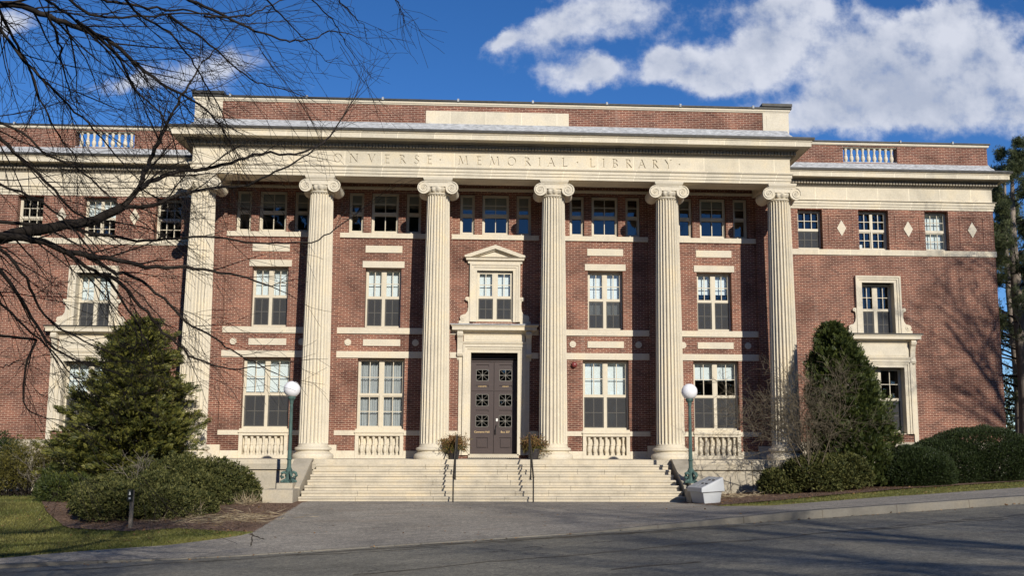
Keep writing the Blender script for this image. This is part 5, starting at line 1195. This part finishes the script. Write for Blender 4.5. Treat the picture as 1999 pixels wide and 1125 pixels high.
LIMBS = [[(-5.51,-19.16,2.35,0.0717),(-5.31,-18.97,2.43,0.0658),(-4.92,-18.99,2.52,0.0589),(-4.68,-18.89,2.59,0.055),(-4.46,-18.65,2.72,0.0516),(-4.18,-18.69,2.86,0.0473)],
 [(-4.26,-18.49,2.91,0.0341),(-4.09,-18.45,3.12,0.0286),(-4.15,-18.18,3.43,0.0257),(-4.13,-18.02,3.67,0.0233),(-4.1,-17.85,3.99,0.0201),(-3.99,-17.82,4.28,0.0166),(-3.96,-17.48,4.73,0.0131),(-3.85,-17.29,5.12,0.0095),(-3.64,-17.29,5.33,0.0063)],
 [(-4.03,-18.62,3.08,0.028),(-3.94,-18.34,3.3,0.0255),(-3.74,-18.27,3.4,0.0232),(-3.52,-18.03,3.49,0.021),(-3.23,-17.87,3.64,0.0184),(-3.02,-17.71,3.8,0.0165),(-2.79,-17.71,3.82,0.0147),(-2.71,-17.66,3.79,0.0141),(-2.6,-17.42,3.9,0.0132),(-2.44,-17.53,3.9,0.012),(-2.29,-17.36,4.05,0.0107),(-2.22,-17.14,4.25,0.0098),(-2.1,-17.03,4.54,0.008),(-2,-16.88,4.81,0.0065)],
 [(-4.26,-18.49,2.91,0.0255),(-4.03,-18.36,2.94,0.0225),(-3.77,-18.47,3.01,0.0201),(-3.55,-18.28,3.16,0.0181),(-3.28,-17.96,3.32,0.0158),(-3.09,-17.85,3.36,0.0144),(-2.86,-17.97,3.42,0.0128),(-2.64,-17.72,3.63,0.011),(-2.38,-17.62,3.87,0.009),(-2.23,-17.39,4.08,0.0077),(-2.11,-17.38,4.3,0.0063)],
 [(-4.88,-18.41,2.68,0.02),(-4.57,-18.21,2.64,0.0178),(-4.09,-18.11,2.6,0.0155),(-3.7,-18.09,2.66,0.0138),(-3.35,-17.91,2.71,0.0124),(-3.05,-17.73,2.68,0.0113),(-2.67,-17.87,2.65,0.0099),(-2.36,-17.73,2.68,0.0088),(-2.18,-17.72,2.74,0.0082),(-2.08,-17.5,2.94,0.0077),(-1.87,-17.52,3.09,0.0068),(-1.71,-17.62,3.18,0.0061)],
 [(-5.24,-19.1,2.42,0.0428),(-4.87,-19.01,2.4,0.0356),(-4.74,-18.77,2.35,0.0328),(-4.32,-18.84,2.26,0.0277),(-4.1,-18.7,2.25,0.0249),(-3.85,-18.66,2.19,0.0219),(-3.61,-18.5,2.24,0.019),(-3.31,-18.54,2.2,0.016),(-3,-18.25,2.18,0.0123),(-2.64,-18.32,2.06,0.0087)],
 [(-4.64,-18.97,2.3,0.0244),(-4.61,-18.85,2.22,0.0219),(-4.52,-18.68,2.19,0.0197),(-4.38,-18.65,2.13,0.0177),(-4.4,-18.31,2.07,0.0162),(-4.28,-18.3,1.88,0.0137),(-4.21,-18.16,1.74,0.0117),(-4.14,-18.08,1.62,0.0101),(-4.11,-17.86,1.4,0.0075)],
 [(-4.26,-18.9,2.08,0.0218),(-4.13,-18.82,2.03,0.0198),(-4.11,-18.58,1.93,0.0185),(-3.98,-18.42,1.75,0.0165),(-3.91,-18.22,1.63,0.0152),(-3.75,-18.25,1.47,0.0137),(-3.6,-18.03,1.31,0.0119),(-3.4,-18.07,1.21,0.0104),(-3.15,-17.93,1.15,0.0086),(-2.85,-17.49,1.23,0.0062)],
 [(-4.52,-18.68,2.29,0.0223),(-4.36,-18.85,2.21,0.0206),(-4.22,-18.69,2.13,0.0189),(-4.14,-18.35,2.15,0.0177),(-3.94,-18.37,2.04,0.0161),(-3.77,-18.17,1.83,0.0142),(-3.67,-17.88,1.67,0.0128),(-3.47,-17.9,1.59,0.0116),(-3.21,-17.51,1.38,0.0093),(-2.78,-17.22,1.16,0.0064)],
 [(-5.02,-20.09,3.42,0.0217),(-5.03,-19.68,3.32,0.0191),(-5,-19.61,3.25,0.0183),(-4.84,-19.61,3.09,0.0165),(-4.83,-19.36,3.07,0.0157),(-4.69,-19.43,2.94,0.0145),(-4.59,-19.35,2.84,0.0133),(-4.57,-19.25,2.75,0.0125),(-4.52,-19.15,2.68,0.0117),(-4.48,-18.89,2.68,0.0109)],
 [(-5.23,-19.69,3.51,0.0151),(-5.18,-19.4,3.54,0.0139),(-5.02,-19.4,3.48,0.013),(-4.88,-19.38,3.38,0.0121),(-4.78,-19.31,3.27,0.0113),(-4.77,-19,3.26,0.0109),(-4.51,-19.09,3.17,0.0098),(-4.48,-18.8,3.11,0.0092),(-4.21,-18.68,2.87,0.0077),(-3.91,-18.49,2.64,0.006),(-3.63,-18.09,2.44,0.0044)],
 [(-4.99,-20.37,4.32,0.0373),(-4.91,-20.11,4.47,0.034),(-4.78,-20.08,4.51,0.032),(-4.71,-19.99,4.49,0.0308),(-4.67,-19.78,4.54,0.0296),(-4.53,-19.75,4.49,0.0278),(-4.47,-19.45,4.58,0.0263),(-4.39,-19.26,4.57,0.0248),(-4.24,-19.16,4.54,0.0229),(-4.12,-19.1,4.46,0.0213),(-4.11,-18.84,4.43,0.0202),(-3.98,-18.73,4.36,0.0184),(-3.77,-18.67,4.22,0.0158),(-3.64,-18.36,4.23,0.0139),(-3.47,-18.32,4.14,0.012),(-3.33,-17.97,3.95,0.0089)],
 [(-4.99,-20.29,4.32,0.0188),(-5,-19.89,4.3,0.0169),(-4.94,-19.83,4.23,0.016),(-4.88,-19.72,4.11,0.0149),(-4.77,-19.64,4.01,0.0137),(-4.64,-19.57,3.89,0.0125),(-4.56,-19.47,3.78,0.0114),(-4.52,-19.16,3.73,0.0104),(-4.5,-19.1,3.73,0.0102),(-4.36,-19.05,3.56,0.0089),(-4.19,-18.89,3.33,0.0071),(-4.09,-18.53,3.21,0.0057)],
 [(-3.26,-20.72,4.55,0.0201),(-3.17,-20.27,4.54,0.0172),(-3.05,-19.87,4.61,0.0154),(-2.87,-19.69,4.61,0.0137),(-2.71,-19.54,4.56,0.0121),(-2.58,-19.28,4.61,0.0109),(-2.43,-19.15,4.61,0.0097),(-2.32,-18.87,4.72,0.0087),(-2.2,-18.57,4.9,0.0077),(-2.04,-18.42,5.07,0.0064),(-1.86,-18.38,5.09,0.0052),(-1.78,-18.22,5.08,0.0044)],
 [(-3.24,-20.32,4.31,0.0141),(-3.06,-19.77,4.32,0.0111),(-2.97,-19.56,4.27,0.0099),(-2.87,-19.32,4.19,0.0086),(-2.72,-19.05,4.17,0.0073),(-2.58,-18.7,4.24,0.0062),(-2.29,-18.45,4.24,0.0043)],
 [(-2.82,-20.6,4.18,0.0113),(-2.78,-20.1,4.41,0.0098),(-2.61,-19.98,4.48,0.0083),(-2.56,-19.57,4.74,0.0073),(-2.39,-19.42,4.93,0.0057),(-2.21,-19.05,5.24,0.004)],
 [(-4.36,-20.64,4.37,0.0158),(-4.35,-20.36,4.4,0.0143),(-4.33,-20.11,4.47,0.0133),(-4.31,-19.88,4.43,0.0121),(-4.25,-19.59,4.43,0.0108),(-4.09,-19.45,4.25,0.0087),(-4.05,-18.94,4.12,0.0066),(-4.02,-18.39,3.97,0.0043)],
 [(-4.24,-20.33,4.52,0.0164),(-4.17,-20.2,4.44,0.0147),(-4.15,-20.02,4.45,0.0141),(-4.01,-20.05,4.39,0.013),(-3.91,-19.81,4.5,0.012),(-3.74,-19.67,4.58,0.0107),(-3.55,-19.57,4.68,0.0095),(-3.25,-19.23,4.85,0.0074),(-3.04,-19.01,4.91,0.0061),(-2.78,-18.49,5.23,0.0043)],
 [(-3.86,-20.66,4.37,0.0158),(-3.73,-20.58,4.32,0.014),(-3.68,-20.3,4.42,0.013),(-3.55,-20.14,4.48,0.0119),(-3.43,-19.91,4.56,0.0108),(-3.15,-19.53,4.73,0.0087),(-2.87,-19.21,4.74,0.0066),(-2.49,-18.74,5.02,0.0042)],
 [(-4.05,-20.39,4.2,0.014),(-4.08,-20.1,4.27,0.0133),(-3.94,-19.93,4.18,0.0119),(-3.84,-19.79,4.04,0.0107),(-3.9,-19.4,4,0.01),(-3.84,-19.2,3.9,0.0092),(-3.62,-19.2,3.74,0.0079),(-3.65,-18.64,3.48,0.0062),(-3.62,-18.42,3.08,0.0043)],
 [(-3.62,-20.57,4.42,0.0136),(-3.58,-20.27,4.37,0.0121),(-3.55,-19.84,4.44,0.0113),(-3.44,-19.71,4.43,0.0105),(-3.33,-19.37,4.31,0.0091),(-3.31,-18.68,4.18,0.0075),(-3.23,-18.33,4.02,0.0062),(-3.19,-18.1,3.66,0.0044)],
 [(-5.2,-19.48,2.37,0.0206),(-5.1,-19.36,2.25,0.0182),(-4.92,-19.36,2.08,0.016),(-4.85,-19.21,1.9,0.0142),(-4.92,-18.89,1.72,0.0128),(-4.76,-18.91,1.56,0.0112),(-4.63,-18.71,1.44,0.0096),(-4.47,-18.52,1.34,0.008),(-4.19,-18.39,1.23,0.0057)],
 [(-5.03,-19.89,2.2,0.0246),(-5.04,-19.44,1.99,0.0205),(-4.95,-19.29,1.83,0.0182),(-4.89,-19.19,1.66,0.0162),(-4.85,-19,1.48,0.0141),(-4.73,-18.98,1.3,0.0122),(-4.61,-18.8,1.2,0.0103),(-4.39,-18.73,1.12,0.0081),(-4.21,-18.47,1.05,0.0057)],
 [(-4.86,-18.97,1.36,0.0135),(-4.89,-19.08,1.12,0.0107),(-4.93,-19.04,0.97,0.0094),(-4.94,-19.01,0.75,0.0077),(-4.91,-18.99,0.61,0.0067),(-4.86,-18.72,0.57,0.0056),(-4.61,-18.82,0.53,0.0041)],
 [(-4.88,-19.99,0.97,0.0085),(-4.9,-19.57,1.02,0.0056),(-5.03,-19.11,1.09,0.0045),(-4.93,-19.11,1.13,0.0032)],
 [(-5.04,-19.79,1.77,0.0149),(-5.04,-19.39,1.69,0.0131),(-4.86,-19.11,1.42,0.0103),(-4.71,-18.84,1.23,0.0084),(-4.47,-18.72,0.87,0.0058),(-4.42,-18.28,0.67,0.0043)],
 [(-5.03,-19.99,2.87,0.0146),(-4.99,-19.67,2.81,0.0133),(-4.69,-19.68,2.71,0.0116),(-4.52,-19.25,2.56,0.01),(-4.15,-19.19,2.1,0.0076),(-3.95,-18.88,1.94,0.0063),(-3.63,-18.63,1.54,0.0042)],
 [(-2.48,-20.53,4.53,0.0114),(-2.41,-20.01,4.64,0.0093),(-2.3,-19.59,4.62,0.0073),(-2.22,-18.93,4.7,0.0054),(-2.12,-18.18,4.78,0.0035)],
 [(-2.11,-20.51,4.6,0.0092),(-1.98,-19.92,4.69,0.0072),(-1.9,-19.19,4.83,0.0059),(-1.82,-18.63,4.79,0.0044),(-1.73,-18.4,4.7,0.0034)],
 [(-1.66,-20.89,4.42,0.0088),(-1.69,-20.14,4.6,0.0065),(-1.63,-19.57,4.71,0.0046),(-1.57,-18.78,4.91,0.0028)],
 [(-1.2,-20.92,4.42,0.0076),(-1.18,-19.6,4.88,0.0049),(-1.18,-18.7,5.08,0.0028)],
 [(-4.96,-20.47,4.48,0.0184),(-4.97,-19.97,4.47,0.0158),(-5,-19.59,4.33,0.0138),(-5.01,-19.2,4.16,0.0119),(-4.95,-19.07,3.88,0.0098),(-4.94,-18.69,3.67,0.0078),(-4.97,-18.09,3.57,0.0059)],
 [(-4.52,-19.99,4.45,0.0146),(-4.48,-19.86,4.33,0.0119),(-4.69,-19.28,4.36,0.0103),(-4.73,-19.06,4.17,0.008),(-4.89,-18.49,4.1,0.0058),(-4.94,-18.08,4.1,0.0044)]]
def overhanging_tree():
    g = np.random.default_rng(81); x0, y0 = -10.4, -20.2; z0 = gz(x0, y0)
    t = thing('overhanging_tree', 'bare tree whose dark limbs reach in from the left across sky and facade', 'tree', (x0, y0, z0))
    tr = np.array([(x0, y0, z0-.2), (x0+.05, y0+.1, z0+2), (x0, y0+.2, z0+4), (x0-.1, y0+.2, z0+6.5), (x0-.2, y0, z0+9.5), (x0-.1, y0, z0+13)]); keep(tubes_mesh('trunk', [(tr, np.array([.36, .30, .27, .22, .15, .05]))], BARK, None, 14), t)
    limbs = []; twigs = []
    for li, L in enumerate(LIMBS):
        P = np.array([q[:3] for q in L]); r = np.array([q[3] for q in L])
        # smooth and densify the limb
        s = np.r_[0, np.cumsum(np.linalg.norm(np.diff(P, axis=0), axis=1))]; m = max(4, int(s[-1]/.10)); u = np.linspace(0, s[-1], m); Q = np.stack([np.interp(u, s, P[:, k]) for k in range(3)], 1); rr = np.interp(u, s, r)
        for _ in range(2): Q[1:-1] = (Q[:-2]+2*Q[1:-1]+Q[2:])/4
        Q[1:-1] += g.normal(0, .008, (m-2, 3))
        limbs.append((Q, rr))
        if abs(P[0, 0]+5.4) < .55 or P[0, 0] < -5.2 or li in (13, 17, 18, 20):       # runs on to the trunk outside the picture
            h = max(z0+3.2, min(z0+12, P[0, 2]-.5)); a = np.array([np.interp(h, tr[:, 2], tr[:, 0]), np.interp(h, tr[:, 2], tr[:, 1]), h])
            k = np.linspace(0, 1, 8)[:, None]; mid = (a+P[0])/2+np.array([0, 0, .35]); B = (1-k)**2*a+2*k*(1-k)*mid+k**2*P[0]; limbs.append((B, np.linspace(max(.03, r[0]*1.5), r[0], 8)))
        # side twigs
        far = P[-1, 0] > -2.9; dist = g.uniform(.05, .2)
        while dist < s[-1]:
            k = np.searchsorted(u, dist)-1; k = max(0, min(m-2, k)); p = Q[k]; d = Q[k+1]-Q[k]; d /= np.linalg.norm(d)+1e-9
            ax = np.cross(d, g.normal(size=3)); ax /= np.linalg.norm(ax)+1e-9; a = g.uniform(.30, .85); nd = d*math.cos(a)+ax*math.sin(a)+np.array([.16, .05, -.06])
            Lc = g.uniform(.35, 1.25)*(.62 if far or p[0] > -3.0 else 1.25 if p[2] > 3.6 else 1.0)
            twig_tree(twigs, p, nd, Lc, max(.0035, min(.012, rr[k]*.5)), 2 if not (far and p[0] > -3.4) else 1, g, .17, (.05, 0, -.07), (2, 5), (.30, .85), .62, .0021, .15)
            dist += g.uniform(.13, .40)*(1.5 if far else 1 if p[2] < 3.6 else .6)
        if rr[-1] < .02:
            for _ in range(2): twig_tree(twigs, Q[-1], Q[-1]-Q[-2]+g.normal(0, .02, 3), g.uniform(.35, .8), rr[-1]*.8, 1, g, .14, (.03, 0, -.07), (2, 5), (.3, .7), .6, .0021)
    # long hanging twigs in the upper middle
    for k in range(16):
        p = (g.uniform(-3.6, -1.6), g.uniform(-20, -18.4), g.uniform(4.1, 5.6)); twig_tree(twigs, p, (.45, .1, -.75), g.uniform(.5, 1.1), .0035, 1, g, .10, (0, 0, -.03), (1, 4), (.2, .5), .6, .0019) if k < 30 else None
    keep(tubes_mesh('limbs', limbs, BARK, None, 7), t); keep(tubes_mesh('twigs', twigs, BARK, None, 3), t)
overhanging_tree()
